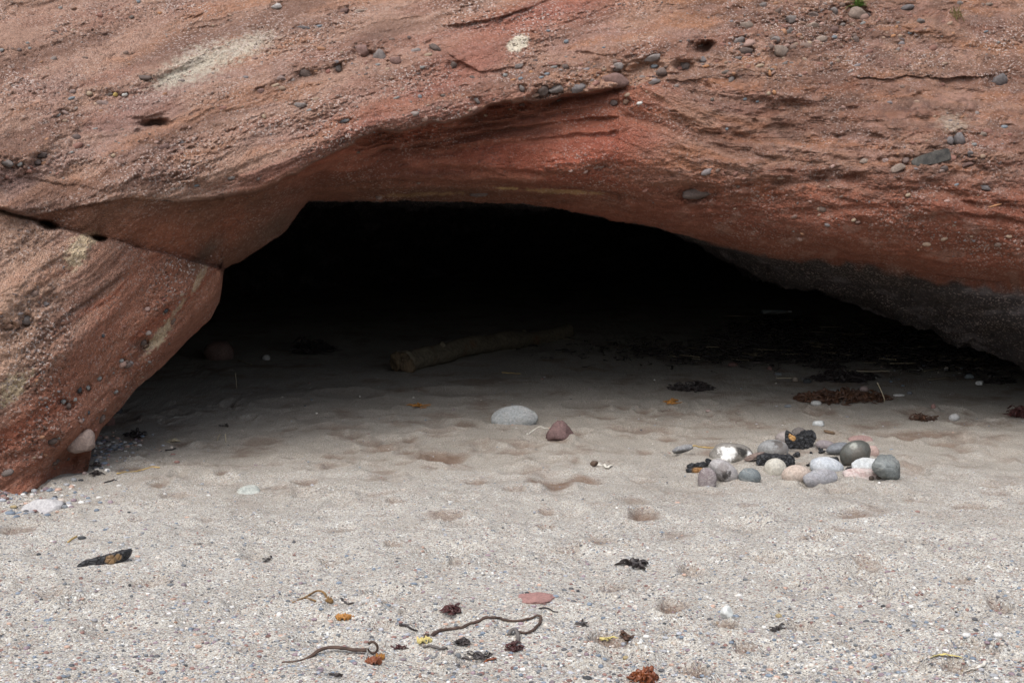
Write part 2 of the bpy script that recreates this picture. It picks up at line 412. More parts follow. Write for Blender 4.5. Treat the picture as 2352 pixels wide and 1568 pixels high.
# --- stones set in the rock (children of the cliff)
EMB = []
def emb(lst, ox, oy, s):
    for e in lst:
        a = e[5] if len(e) > 5 else None
        EMB.append((ox + e[0] * s, oy + e[1] * s, e[2] * s, e[3] * s, e[4], a))
emb([(485,60,60,35,'o',-15),(405,58,30,22,'g'),(925,15,35,28,'b'),(1860,45,75,45,'w',-5),(880,118,40,30,'d'),(1076,88,32,22,'o'),(1427,174,20,18,'t'),(490,202,40,15,'t'),(2040,184,95,26,'b',5),(2140,178,55,22,'b'),(2050,495,130,70,'d',10),(2270,465,55,50,'g'),(2020,710,85,40,'g',5),(1775,785,28,40,'t'),(2075,745,45,25,'g'),(975,525,90,38,'d',2),(775,638,34,30,'y'),(605,628,42,36,'t'),(838,640,40,30,'w'),(735,636,50,25,'d'),(690,690,100,40,'p',8),(490,615,50,35,'p'),(470,662,70,22,'b',-15),(1215,960,50,48,'b'),(435,755,60,35,'p',20),(385,775,45,22,'g'),(285,1045,75,35,'k'),(255,1090,50,40,'k'),(130,1105,45,35,'g'),(40,1090,120,50,'g',20),(765,1047,35,30,'t'),(1095,990,90,45,'r'),(2320,812,60,25,'g'),(1555,1195,65,28,'g',-5),(1310,1248,60,18,'b',-8),(480,1030,35,20,'g'),(640,870,40,15,'g'),(200,325,25,20,'g'),(180,290,30,20,'g'),(10,340,40,28,'g'),(1750,610,55,38,'r'),(1885,530,55,45,'p'),(2210,485,35,40,'r'),(1850,575,60,25,'t')], 0, 0, .3418)
emb([(240,330,95,80,'r',10),(350,365,80,95,'g',-30),(455,400,80,60,'r'),(335,422,45,22,'g',-15),(85,445,45,55,'g'),(630,438,35,20,'g'),(710,312,90,50,'d',30),(665,358,60,25,'t'),(585,330,70,40,'g'),(830,425,60,50,'d'),(225,72,80,25,'t',-5),(125,70,70,40,'r'),(965,505,55,30,'d',15),(985,655,55,40,'g',20),(460,635,50,16,'g'),(120,785,60,22,'b'),(615,628,25,30,'b'),(760,620,30,20,'d'),(1565,270,36,28,'b'),(1445,200,28,20,'b'),(1250,430,80,30,'g'),(1280,575,38,55,'g'),(1410,595,75,70,'d'),(1500,580,100,50,'g'),(1640,575,110,60,'b'),(1280,680,50,36,'r'),(1360,625,70,30,'o'),(1880,520,200,95,'r',8),(1900,435,75,55,'g'),(1555,435,55,40,'d'),(1405,505,40,22,'b'),(1440,482,40,22,'b'),(1270,515,35,30,'b'),(1220,520,40,18,'o'),(1340,470,30,25,'o'),(1170,490,35,30,'g'),(1485,437,50,20,'g'),(2125,380,120,45,'g'),(2140,428,50,30,'b'),(2180,470,70,60,'d'),(2325,428,80,50,'g'),(1805,312,28,14,'b'),(1875,670,55,40,'k'),(1955,660,45,40,'o'),(2040,670,40,22,'w'),(2130,535,100,30,'g',-18),(1875,880,35,20,'r'),(1785,1085,60,30,'p'),(1690,1115,40,25,'p'),(1590,1110,30,25,'p'),(355,1275,50,56,'p'),(1000,1258,130,45,'k',0)], 746.5, 0, .354)
emb([(835,130,75,60,'g'),(645,35,75,38,'g',-30),(540,170,95,60,'t'),(820,210,34,74,'g',25),(735,257,65,45,'g'),(545,330,90,45,'d',10),(770,335,105,88,'t',-10),(1030,258,90,55,'t'),(955,280,30,32,'t'),(1120,245,38,25,'b'),(905,150,55,35,'o'),(975,170,80,50,'t'),(1265,85,115,90,'t',0),(1120,70,50,55,'g'),(975,100,70,45,'d'),(1340,110,35,60,'k'),(1180,160,60,35,'g'),(1300,155,40,25,'g'),(1115,195,60,50,'r'),(265,388,48,45,'b'),(145,430,95,55,'g',5),(275,435,55,22,'o',-15),(410,468,55,24,'d'),(440,520,60,40,'g'),(695,475,28,45,'o'),(725,605,26,35,'o'),(690,610,30,28,'t'),(535,645,30,18,'b'),(320,650,25,25,'d'),(620,660,25,15,'b'),(500,270,80,50,'g'),(495,380,55,30,'g'),(630,430,60,25,'t'),(2185,530,115,80,'b',-25),(1930,910,75,100,'b',0),(1870,920,50,65,'b'),(1585,1047,50,45,'p'),(1310,1050,65,45,'t'),(1440,1040,55,40,'p'),(1530,1095,105,55,'t',-20),(1820,1105,80,30,'p'),(1105,1085,40,22,'p',-30),(1990,1068,80,24,'r'),(2090,1222,95,35,'b',5),(1910,1200,35,18,'b'),(1850,1310,40,25,'p'),(2165,1338,90,16,'o'),(230,1258,200,80,'d',-5),(790,1160,90,20,'o',-5),(1245,1430,35,25,'t'),(1275,1440,40,25,'p'),(1600,1270,40,25,'t'),(2225,825,50,28,'b'),(2080,875,60,45,'t'),(2025,945,50,30,'g'),(2000,1000,40,45,'b'),(1255,260,45,50,'d'),(1615,215,45,25,'b'),(1525,180,25,25,'o'),(1680,135,55,40,'g'),(1590,50,100,40,'b',-15),(1500,235,40,20,'o'),(1505,340,60,30,'o'),(1930,20,55,35,'g'),(2110,30,80,30,'t'),(2185,275,20,20,'g'),(2105,205,30,15,'b'),(2260,880,30,25,'r'),(420,840,22,20,'b')], 1521.7, 0, .353)
emb([(660,825,150,90,'d'),(1260,550,150,110,'d'),(1000,195,60,90,'k',20),(1090,150,60,90,'g',-30),(790,335,70,70,'g'),(860,375,90,90,'d'),(940,310,60,50,'g'),(1230,45,80,60,'g'),(1450,210,80,60,'g'),(590,407,40,32,'b'),(740,790,50,40,'g'),(500,1030,70,45,'p'),(700,1090,130,60,'d',-35),(1200,690,60,50,'r'),(1110,470,40,50,'k'),(480,340,40,25,'k')], 0, 861.3, .1831)
emb([(130,605,55,50,'g'),(40,635,55,28,'o'),(220,522,60,28,'b'),(715,715,45,40,'d'),(740,545,30,25,'p'),(610,805,28,25,'g'),(515,683,18,20,'k'),(830,555,30,25,'k'),(820,495,30,20,'r')], 0, 459.3, .4578)

def rotd(x, y, cx, cy, a):
    a = math.radians(a); c, s = math.cos(a), math.sin(a)
    dx, dy = x - cx, y - cy
    return dx * c + dy * s, -dx * s + dy * c

# ---- grid
cxs = np.concatenate([-70 - np.cumsum(np.geomspace(3, 60, 50))[::-1], np.arange(-70, 2424, 2.6), 2424 + np.cumsum(np.geomspace(3, 60, 54))])
NTOP, NFR, NCV = 34, 400, 120
NC = len(cxs)
lip = LIP(cxs)
# ragged edge of rock along the cave mouth
lip = lip + np.where((cxs > 520) & (cxs < 2500), 3.0 * noise(cxs / 34, 3.3) + 2.2 * noise(cxs / 11, 8.8) + 1.4 * noise(cxs / 5, 1.8), 3.0 * noise(cxs / 17, 3.3))
t = np.linspace(0, 1, NFR)
tt = np.concatenate([-1400 + (1400 - 40) * np.linspace(0, 1, NTOP, endpoint=False) ** .7])
PX = np.broadcast_to(cxs, (NTOP + NFR, NC)).copy()
PYt = np.broadcast_to(tt[:, None], (NTOP, NC))
_ks = np.exp(-np.linspace(-2.5, 2.5, 81) ** 2); _ks /= _ks.sum()
lipS = np.interp(cxs, np.arange(-4000, 6000, 4.0), np.convolve(LIP(np.arange(-4160, 6160, 4.0)), _ks, 'same')[40:-40])
PYf = -40 + (lipS[None] + 40) * t[:, None] + (lip - lipS)[None] * (t[:, None] ** 5)
PY = np.concatenate([PYt, PYf], 0)
x = PX; y = PY
# wobble for edges between beds
wb = 9 * noise(x / 60, y / 60, 5.5) + 5 * noise(x / 22, y / 22, 2.5) + 3 * noise(x / 9, y / 9, 1.5)
xc = np.clip(x, -400, 2800); yc = np.clip(y, -120, 1230)
DA = TA(xc, np.minimum(yc, 720)); DB = TB(xc, np.minimum(yc, 720)); DP = TP(np.minimum(xc, 620), yc)
wid = np.interp(x, [0, 300, 480, 600, 1400, 1600], [60, 34, 14, 8, 7, 60])
mA = 1 - sstep(-.5, .5, (y + wb * np.interp(x, [300, 600], [0, .8]) - E1(x)) / wid)
eA = np.maximum(E1(x) + 4 - y, 0)
roll = np.exp(-(eA / 15) ** 1.3) * sstep(300, 520, x) * (1 - sstep(1300, 1480, x))
DA = DA + .07 * roll - .035 * np.exp(-((eA - 55) / 30) ** 2) * sstep(300, 520, x) * (1 - sstep(1300, 1480, x))
D = DA * mA + DB * (1 - mA)
dcr = y + .45 * wb - CRACK(x)
mP = sstep(-3, 3, dcr) * (x < 540)
D = D * (1 - mP) + DP * mP
crw = np.interp(x, [-100, 60, 115, 140, 300, 500], [4.5, 4.5, 4, 2.2, 1.7, 1.7]); crd = np.interp(x, [-100, 130, 300, 380, 500], [.13, .05, .04, .045, .03])
D = D + np.where(x < 530, crd * (1 - sstep(120, 180, x) * (.55 + .45 * sstep(-.2, .25, -noise(x / 26, 7.1)))) * np.exp(-(dcr / crw) ** 2), 0)
layer = np.where(mP > .5, 2, np.where(mA > .5, 0, 1))
SA, SB, SP = y - HA(x), y - HB(x), y - HP(x)
wr = sstep(1380, 1720, x)
sAB = np.where(mA > .5, SA, SB) * (1 - wr) + (SA * (1 - sstep(150, 520, y)) + SB * sstep(150, 520, y)) * wr
S = np.where(mP > .5, SP * .78, sAB)
u = x / 400.0; s = S / 400.0
lz = layer * 3.7
wsp = .10 * noise(u * 3.1, s * 3.1, 40) + .05 * noise(u * 8, s * 8, 41)
ss = s + wsp * .5
# broad relief, beds, laminae, roughness
soft = np.where(layer == 1, .85, 1.0) * (1 - .35 * mP)
lamk = (1 - .75 * np.exp(-((x - 1560) / 190) ** 2)) * (1 - .5 * sstep(1600, 1800, x))
dis = .035 * fbm(u * 2.2, s * 3.2, 1.0 + lz, 3)
dis += lamk ** .6 * (.024 - .010 * wr) * soft * fbm(u * 1.3, ss * 9.0, 3.0 + lz, 3)
dis += .055 * soft * fbm(u * .8, ss * 4.0, 13.0 + lz, 2)
lam = noise(u * 1.6, ss * 26, 6.0 + lz); lam2 = noise(u * 3.5, ss * 60, 9.0 + lz)
dis += .6 * lamk * soft * ((.010 - .004 * wr) * np.abs(lam) * 2 - .006 + .0035 * lam2)
gr = sstep(-.3, .5, noise(u * 2.4, s * 4.2, 60)) * .8 + .4
gr = np.where(layer == 1, .6 * gr, gr)
rough = .0115 * noise(x / 17, y / 12, 20) + .0105 * noise(x / 8, y / 6.5, 22) + .0070 * noise(x / 4.6, y / 4.2, 24)
dis += gr * rough
# flaky crust on the rock to the right
fl = sstep(1380, 1650, x) * (1 - sstep(470, 560, y)) * (1 - .7*mP)
fv = fbm(x / 105, S / 46, 70, 3) * 3.2
fr = fv - np.floor(fv)
flake = (np.floor(fv) + sstep(.0, .3, fr)) / 3.2
dis += fl * .026 * flake
fv2 = fbm(x / 42, S / 20, 75, 3) * 2.5; fr2 = fv2 - np.floor(fv2)
dis += fl * .009 * (np.floor(fv2) + sstep(0, .25, fr2)) / 2.5
# knobbly conglomerate beds
def band(cx, cy, rx, ry, a=0):
    p, q = rotd(x, y, cx, cy, a); return np.exp(-((p / rx) ** 2 + (q / ry) ** 2) ** 1.2)
cong = np.clip(band(1900, 70, 420, 85, 3) + band(1330, 165, 190, 48, -12) + band(2180, 345, 220, 55, 5) + .8 * band(760, 150, 190, 60, -20) + .7 * band(60, 385, 110, 30, 8)
               + .8 * band(60, 700, 90, 60, -40) + .8 * band(320, 800, 40, 170, 38) + .5 * band(100, 1040, 90, 50, -30) + .5 * band(330, 320, 200, 30, -12), 0, 1)
dis += .022 * sstep(1400, 1700, x) * (1 - sstep(400, 480, y)) * fbm(x / 48, y / 34, 85, 3)
kn = noise(x / 13, y / 11, 80); kn2 = noise(x / 26, y / 20, 82)
dis += cong * (-.028 * np.abs(kn) + .014 - .032 * np.maximum(kn2, 0))
# chipped hollows
ch = noise(x / 30, S / 13, 90)
dis += .016 * sstep(.38, .7, ch) * gr
ch2 = noise(x / 15, S / 8, 93)
dis += .009 * sstep(.40, .7, ch2) * gr
for (pl, dp, hgt, sh) in LEDGE:
    lx = np.array([p[0] for p in pl], float); ly = np.array([p[1] for p in pl], float)
    yy = np.interp(x, lx, ly); e = np.clip(np.minimum(x - lx[0], lx[-1] - x) / 50.0, 0, 1)
    q = (y + .55 * wb - yy)
    prof = sstep(-.8 * sh, 1.2 * sh, q) * np.exp(-np.maximum(q, 0) / hgt)
    bead = np.exp(-((q + 9) / 9) ** 2) * .22
    dis += dp * np.where(x > 1420, .7, np.where((y > E1(x)) & (x > 640), 1.7, 1.0)) * e * (.65 + .5 * noise(x / 45, y / 45, 33)) * (prof - bead)
for (a, b, rx, ry, dp, ang) in PITS:
    p, q = rotd(x + .9 * wb, y + .7 * wb, a, b, ang)
    dp = dp if dp > .1 else dp * .45
    r = np.sqrt((p / rx) ** 2 + (q / ry) ** 2)
    dis += dp * (1 - sstep(.3, 1.15, r))
for e_ in sorted(EMB, key=lambda q: -q[2] * q[3])[:150]:
    m_ = (np.abs(x - e_[0]) < 2 * e_[2]) & (np.abs(y - e_[1]) < 2.4 * e_[3] + 3)
    p, q = rotd(x[m_], y[m_], e_[0], e_[1], e_[5] if e_[5] is not None else -15)
    r = np.sqrt((p / (.5 * e_[2] + 1)) ** 2 + (q / (.5 * e_[3] + 1)) ** 2) + .3 * noise(x[m_] / 7, y[m_] / 7, 44)
    dis[m_] += min(.045, .0016 * e_[3]) * (1 - sstep(.85, 1.7, r)) * (1 + .6 * np.clip(q / e_[3], -1, 1))
# the foot below the boulder is undercut
p, q = rotd(x, y, 150, 1075, -52)
D = D + .10 * sstep(.0, 1, 1.15 - np.sqrt((p / 95) ** 2 + (q / 34) ** 2))
D = D + dis * np.interp(y, [-1400, -60, 0], [2.0, 1.0, 1.0])
# lip rounds under into the cave
tail = np.maximum(0, 1 - (lip[None] - y) / np.interp(x, [0, 210, 520, 700, 1400, 2400], [1, 40, 60, 26, 44, 34]))
D = D + tail ** 2 * np.interp(x, [205, 240, 500, 600, 2352], [0, .16, .25, .14, .16])
D = D + np.maximum(0, -y - 120) * .0022 + np.maximum(0, -y - 700) ** 2 * .000012
FRONT = at(x, y, D)
# ---- cave roof and walls behind the mouth
C = FRONT[-1]
EX = curve([(-2000,-9),(150,-2.6),(203,-2.35),(300,-3.1),(400,-3.5),(513,-3.4),(620,-3.0),(720,-2.2),(1000,-.6),(1300,1.4),(1500,2.6),(1650,3.2)])
EY = curve([(-2000,8),(150,6.9),(203,7.5),(300,9.2),(400,11.5),(513,13.5),(620,15.5),(720,17.2),(1000,19),(1300,19.8),(1500,20.2),(1650,20.2)])
BASE = curve([(1600,600),(1700,618),(1746,639),(1830,664),(1914,685),(1998,706),(2040,727),(2125,753),(2209,782),(2272,803),(2352,841),(2450,890),(2560,960),(2640,1020),(2700,1080),(2800,1120),(3600,1150)])
bx = np.clip(cxs, 1650, 3500); Bp = plane_hit(bx, BASE(bx) + 4 * noise(bx / 40, 4.4))
E = np.stack([EX(cxs), EY(cxs), np.zeros(NC)], -1)
wR = sstep(1560, 1760, cxs)[:, None]
E = E * (1 - wR) + Bp * wR
E[:, 2] = sand_base(E[:, 0], E[:, 1]) - .05
footL = (1 - sstep(150, 206, cxs))[:, None]; footR = sstep(2640, 2760, cxs)[:, None]
down = C + np.array([0, .25, -1.2])
E = E * (1 - footL) + down * footL
E = E * (1 - footR) + down * footR
Ln = np.linalg.norm(E - C, axis=1)[:, None]
hd = C - CAM; hd[:, 2] = 0; hd /= np.linalg.norm(hd, axis=1)[:, None]; hd[:, 0] -= .22
lw_ = (1 - sstep(640, 900, cxs))[:, None]; bd_ = hd * lw_ + np.array([0, 1.0, 0]) * (1 - lw_)
P1m = C + (bd_ * .38 + np.array([0, 0, .015])) * Ln; P2m = E + np.array([0, -.12, 0]) * Ln + np.array([0, 0, .95])
P1r = C + (E - C) * .33 + np.array([0, .0, .06]); P2r = C + (E - C) * .70 + np.array([0, .0, -.03])
wm = np.maximum(wR, np.maximum(footL, footR))
lowl = sstep(206, 560, cxs)[:, None]
P1m = P1m * lowl + (C + bd_ * Ln * .3) * (1 - lowl); P2m[:, 2] = P2m[:, 2] * lowl[:, 0] + (C[:, 2] * .5) * (1 - lowl[:, 0])
P1 = P1m * (1 - wm) + P1r * wm; P2 = P2m * (1 - wm) + P2r * wm
k = (np.linspace(0, 1, NCV + 1)[1:] ** 1.5)[:, None, None]
CAVE = C * (1 - k) ** 3 + 3 * P1 * k * (1 - k) ** 2 + 3 * P2 * k * k * (1 - k) + E * k ** 3
# on the right a slab of darker rock hangs behind the brow; the roof goes on behind its lower edge
DEDGE = curve([(1600,12.2),(1700,11.6),(1998,9.9),(2352,8.9),(2600,8.4),(2800,8.0)])
EG = at(bx, BASE(bx) + 3 * noise(bx / 23, 6.6) + 2 * noise(bx / 9, 2.6), DEDGE(bx))
jj = np.arange(NCV) / (NCV - 1.0)
s1 = np.clip(jj / .62, 0, 1)[:, None, None]; s2 = np.clip((jj - .62) / .38, 0, 1)[:, None, None]
SLAB = C + (EG - C) * s1 + np.array([0, -.16, -.02]) * np.sin(np.pi * s1) + (E - EG) * s2 + np.array([0, 0, .30]) * np.sin(np.pi * s2)
wS = wR * (1 - footR); CAVE = CAVE * (1 - wS) + SLAB * wS
amp = np.sin(np.pi * np.clip(k[:, :, 0], 0, 1)) ** .6 * (1 - np.maximum(footL, footR)[:, 0][None])
nzv = .12 * fbm(CAVE[..., 0] * 1.1, CAVE[..., 1] * 1.1, CAVE[..., 2] * 2.4, 4) + .05 * noise(CAVE[..., 0] * 7, CAVE[..., 1] * 7, CAVE[..., 2] * 12) + .03 * noise(CAVE[..., 0] * 17, CAVE[..., 1] * 17, CAVE[..., 2] * 25)
CAVE[..., 2] += nzv * amp * (1 - .2 * wR[:, 0][None])
CAVE[-1, :, 2] -= .3
ALL = np.concatenate([FRONT, CAVE], 0)
NR = len(ALL)

# ---- colour of the beds (linear albedo)
def mixc(a, b, w): return a * (1 - w[..., None]) + np.asarray(b) * w[..., None]
c = np.zeros((NTOP + NFR, NC, 3)) + np.array([.345, .215, .155])
vA = fbm(u * 1.1, ss * 7, 100, 4); vB = noise(u * 2.0, ss * 30, 104); vC = fbm(u * 1.7, s * 1.9, 108, 3)
c = mixc(c, [.30, .185, .145], sstep(.0, .6, vC))
c = mixc(c, [.345, .175, .098], sstep(.05, .55, vA) * .75)
c = mixc(c, [.245, .118, .082], sstep(.1, .6, -vA) * .6)
c = mixc(c, [.36, .235, .18], sstep(.25, .7, vB) * .4)
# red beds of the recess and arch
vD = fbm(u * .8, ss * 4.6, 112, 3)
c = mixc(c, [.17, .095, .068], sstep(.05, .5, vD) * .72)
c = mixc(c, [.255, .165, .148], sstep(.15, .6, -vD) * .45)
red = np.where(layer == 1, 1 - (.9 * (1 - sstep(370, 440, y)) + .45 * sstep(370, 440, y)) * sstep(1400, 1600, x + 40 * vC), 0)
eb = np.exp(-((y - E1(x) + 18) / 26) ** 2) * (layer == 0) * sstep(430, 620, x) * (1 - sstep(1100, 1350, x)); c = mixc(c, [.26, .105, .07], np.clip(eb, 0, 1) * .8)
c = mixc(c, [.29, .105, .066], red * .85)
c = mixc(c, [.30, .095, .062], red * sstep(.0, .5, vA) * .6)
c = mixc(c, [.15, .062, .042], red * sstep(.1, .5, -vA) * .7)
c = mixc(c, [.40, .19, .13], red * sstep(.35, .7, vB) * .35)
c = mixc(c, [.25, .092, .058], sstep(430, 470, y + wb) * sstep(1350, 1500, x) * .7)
c = mixc(c, [.36, .135, .075], mP * .65 * sstep(.35, .75, (x + (y - 620) * .55) / 420 + .35 * vC))
c = mixc(c, [.33, .105, .06], mP * sstep(.1, .5, vA) * .55)
c = mixc(c, [.43, .285, .20], mP * (1 - sstep(.3, .7, (x + (y - 560) * .5) / 300 + .3 * vC)) * .7)  # strong light on the pier's upper left painted into its tan albedo
rb = np.clip(band(1230, 35, 260, 40, -16) + band(1080, 150, 120, 40, -20), 0, 1); c = mixc(c, [.31, .115, .078], rb * .75)
rb = band(1370, 330, 170, 34, -6); c = mixc(c, [.31, .085, .058], rb * .45)
rb = band(900, 240, 190, 28, -17); c = mixc(c, [.29, .095, .066], rb * .5)
rb = band(1930, 185, 110, 55, 0); c = mixc(c, [.135, .062, .044], rb * .6)
rb = np.clip(band(1990, 270, 190, 30, -3), 0, 1); c = mixc(c, [.19, .10, .075], rb * .55)
rb = band(2110, 255, 60, 30, 20) * sstep(-.1, .3, noise(x / 20, y / 20, 120)); c = mixc(c, [.075, .045, .034], rb * .7)
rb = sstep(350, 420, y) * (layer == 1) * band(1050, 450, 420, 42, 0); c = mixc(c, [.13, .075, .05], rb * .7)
dk = sstep(.30, .6, fbm(x / 60, S / 24, 130, 4)) * cong; c = mixc(c, [.10, .065, .052], dk * .6)
st_ = sstep(.05, .55, fbm(x / 110, y / 55, 160, 4)) * sstep(1450, 1750, x) * (1 - sstep(400, 470, y)); c = mixc(c, [.17, .105, .08], st_ * .65)
st_ = sstep(.12, .45, fbm(x / 34, y / 20, 163, 4)) * sstep(1450, 1750, x) * (1 - sstep(440, 500, y)); c = mixc(c, [.15, .09, .072], st_ * .5)
st_ = sstep(.2, .5, fbm(x / 50, y / 30, 166, 4)) * sstep(1450, 1650, x); c = mixc(c, [.36, .225, .18], st_ * .45)
# dark streaks in the grooved beds
c = mixc(c, [.13, .07, .05], sstep(.35, .75, noise(u * 2.2, ss * 38, 140)) * .22)
# pale reduction spots
PALE = [(455,148,108,42,-22,1.0,0),(565,106,80,30,-20,.8,0),(390,182,50,18,-20,.8,0),(1190,100,30,20,-32,1.5,1),(178,580,26,44,20,1.4,2),(205,548,30,18,-20,1.2,2),(365,775,58,14,-50,1.4,2),(410,705,40,6,-55,.7,2),
 (35,892,54,20,-48,1.4,2),(458,640,9,44,28,.8,2),(1165,433,36,4,3,1.0,3),(1290,440,110,6,3,.7,3),(960,448,120,5,-3,.5,3),(2190,285,40,26,10,.55,0),(15,880,30,16,-45,.8,2)]
PC = [(.50,.485,.39),(.66,.63,.50),(.58,.49,.32),(.38,.27,.13)]
for (a, b, rx, ry, ang, st, ci) in PALE:
    p, q = rotd(x + .35 * wb, y + .3 * wb, a, b, ang)
    r = np.sqrt((p / rx) ** 2 + (q / ry) ** 2) + (.2 if ci == 1 else .4) * noise(x / 14, y / 10, 150) + (.15 if ci == 1 else .4) * noise(x / 6, y / 5, 151)
    c = mixc(c, PC[ci], np.clip(st * (1 - sstep(.55 if ci != 0 else .2, 1.05 if ci != 0 else 1.25, r)), 0, 1) * (1.0 if ci == 1 else .85))
# brown, grey-brown and reddish tones around the recess and pier top
rtone = np.exp(-((x - 470 + (y - 560) * .25) / 60) ** 2) * sstep(480, 540, y) * (1 - sstep(600, 660, y)); c = mixc(c, [.12, .085, .06], np.clip(rtone, 0, 1) * .5)
rtone = (layer == 1) * (1 - sstep(560, 720, x)) * (1 - sstep(590, 700, x + y * .4 - 160) * .3); c = mixc(c, [.17, .10, .068], rtone * .75)
rtone = (layer == 1) * np.exp(-((x - 390) / 110) ** 2) * sstep(470, 540, y); c = mixc(c, [.31, .125, .075], rtone * .8)
rtone = (layer == 1) * band(525, 520, 60, 34, -55); c = mixc(c, [.30, .115, .068], rtone * .7)
rtone = band(640, 515, 80, 30, -40) + band(478, 575, 50, 16, -45); c = mixc(c, [.115, .088, .066], np.clip(rtone, 0, 1) * .75)
lum = c.mean(-1, keepdims=True); ul = ((1 - sstep(1100, 1400, x)) * (layer == 0) * .14)[..., None]; c = c * (1 - ul) + lum * ul; up_ = (mP * .12)[..., None]; c = c * (1 - up_) + c.mean(-1, keepdims=True) * up_; c = np.clip(c * np.array([1.0, .935, .905]) * (1 - .16 * sstep(1350, 1750, x)[..., None]), 0, 1)
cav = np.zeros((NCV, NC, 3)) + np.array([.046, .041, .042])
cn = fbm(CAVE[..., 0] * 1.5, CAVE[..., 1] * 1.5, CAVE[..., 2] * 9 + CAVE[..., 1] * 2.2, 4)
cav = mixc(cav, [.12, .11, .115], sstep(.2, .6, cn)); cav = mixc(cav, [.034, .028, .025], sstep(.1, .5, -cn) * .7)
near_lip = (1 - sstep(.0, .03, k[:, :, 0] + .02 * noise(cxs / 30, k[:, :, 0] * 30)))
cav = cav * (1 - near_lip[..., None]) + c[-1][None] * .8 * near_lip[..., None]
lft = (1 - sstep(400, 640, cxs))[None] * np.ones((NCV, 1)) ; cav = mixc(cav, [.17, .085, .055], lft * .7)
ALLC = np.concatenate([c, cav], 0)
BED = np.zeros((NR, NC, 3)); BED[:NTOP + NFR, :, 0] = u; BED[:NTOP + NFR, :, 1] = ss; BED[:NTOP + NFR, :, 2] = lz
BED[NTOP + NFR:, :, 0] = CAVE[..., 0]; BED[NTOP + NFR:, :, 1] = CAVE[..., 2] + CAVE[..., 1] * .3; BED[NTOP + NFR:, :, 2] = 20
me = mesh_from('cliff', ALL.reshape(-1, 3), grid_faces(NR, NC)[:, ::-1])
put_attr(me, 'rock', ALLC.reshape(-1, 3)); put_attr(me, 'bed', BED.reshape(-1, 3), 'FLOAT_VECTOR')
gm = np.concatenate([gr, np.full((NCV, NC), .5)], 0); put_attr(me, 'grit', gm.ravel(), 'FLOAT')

m = NT('red_sandstone')
co = m.coord(); col = m.attr('rock'); bed = m.attr('bed', 'Vector'); grit = m.n('Attribute', attribute_name='grit').outputs['Fac']
lamc = m.noise(m.map(bed, (2.5, 40, 1)), 1.0, 5, .65)
col = m.mix(1.0, col, m.ramp(lamc, [(.25, (.80, .77, .75)), (.5, (1, 1, 1)), (.75, (1.2, 1.2, 1.2))]), 'MULTIPLY')
mott = m.noise(co, 22, 5, .7); col = m.mix(1.0, col, m.ramp(mott, [(.28, (.76, .72, .70)), (.72, (1.22, 1.24, 1.26))]), 'MULTIPLY')
vc = m.voro(co, 115, 'Color'); vs_ = m.n('SeparateColor'); m.l(vc, vs_.inputs[0])
spk = m.ramp(vs_.outputs[0], [(.0, 0.), (.82, 0.), (.84, 1.)], 'CONSTANT')
gvar = m.ramp(m.noise(co, 2.6, 5, .65), [(.36, .25), (.62, 1.25)]); spk = m.math('MULTIPLY', spk, gvar)
spk = m.math('MULTIPLY', spk, m.math('MULTIPLY', grit, .7), True)
col = m.mix(spk, col, (.50, .41, .37))
dsp = m.ramp(vs_.outputs[1], [(.0, 0.), (.86, .75)], 'CONSTANT'); dsp = m.math('MULTIPLY', dsp, m.math('MULTIPLY', grit, .8), True)
col = m.mix(dsp, col, (.085, .05, .042))
vd = m.voro(co, 115, 'Distance')
nb = m.bump(m.noise(m.map(bed, (6, 90, 1)), 1.0, 4, .6), .45, .010)
nb = m.bump(m.noise(co, 75, 5, .75), .9, .014, nb)
nb = m.bump(m.math('SUBTRACT', 1.0, vd), .8, .008, nb)
m.done(col, .92, nb, .2)
cliff = link('cliff', me, m.mat); cliff['kind'] = 'structure'
tag(cliff, 'layered red sandstone cliff arching over the mouth of the dark cave', 'cliff')

# surface lookup for stones set in the rock
_dx = np.gradient(FRONT, axis=1); _dy = np.gradient(FRONT, axis=0)
def cliff_at(px, py):
    j = int(np.argmin(np.abs(cxs - px))); col_ = PY[:, j]; i = int(np.argmin(np.abs(col_ - py)))
    i0, i1, j0, j1 = max(i - 5, 0), min(i + 5, NTOP + NFR - 1), max(j - 6, 0), min(j + 6, NC - 1)
    a = FRONT[i, j1] - FRONT[i, j0]; b = FRONT[i1, j] - FRONT[i0, j]
    n = np.cross(a, b); n /= np.linalg.norm(n) + 1e-9
    if n @ (CAM - FRONT[i, j]) < 0: n = -n
    pt = FRONT[i0:i1 + 1, j0:j1 + 1].reshape(-1, 3).mean(0) if False else FRONT[i, j]
    return pt, n
# ------------------------------------------------------------------ STONES AND PEBBLES
PAL = dict(g=(.24,.235,.225), b=(.185,.205,.225), t=(.36,.27,.19), o=(.40,.20,.10), p=(.40,.265,.225), d=(.13,.105,.09), k=(.06,.065,.072),
           r=(.26,.115,.09), w=(.66,.64,.60), y=(.50,.36,.12), l=(.40,.41,.43), u=(.24,.18,.205), K=(.05,.058,.062))

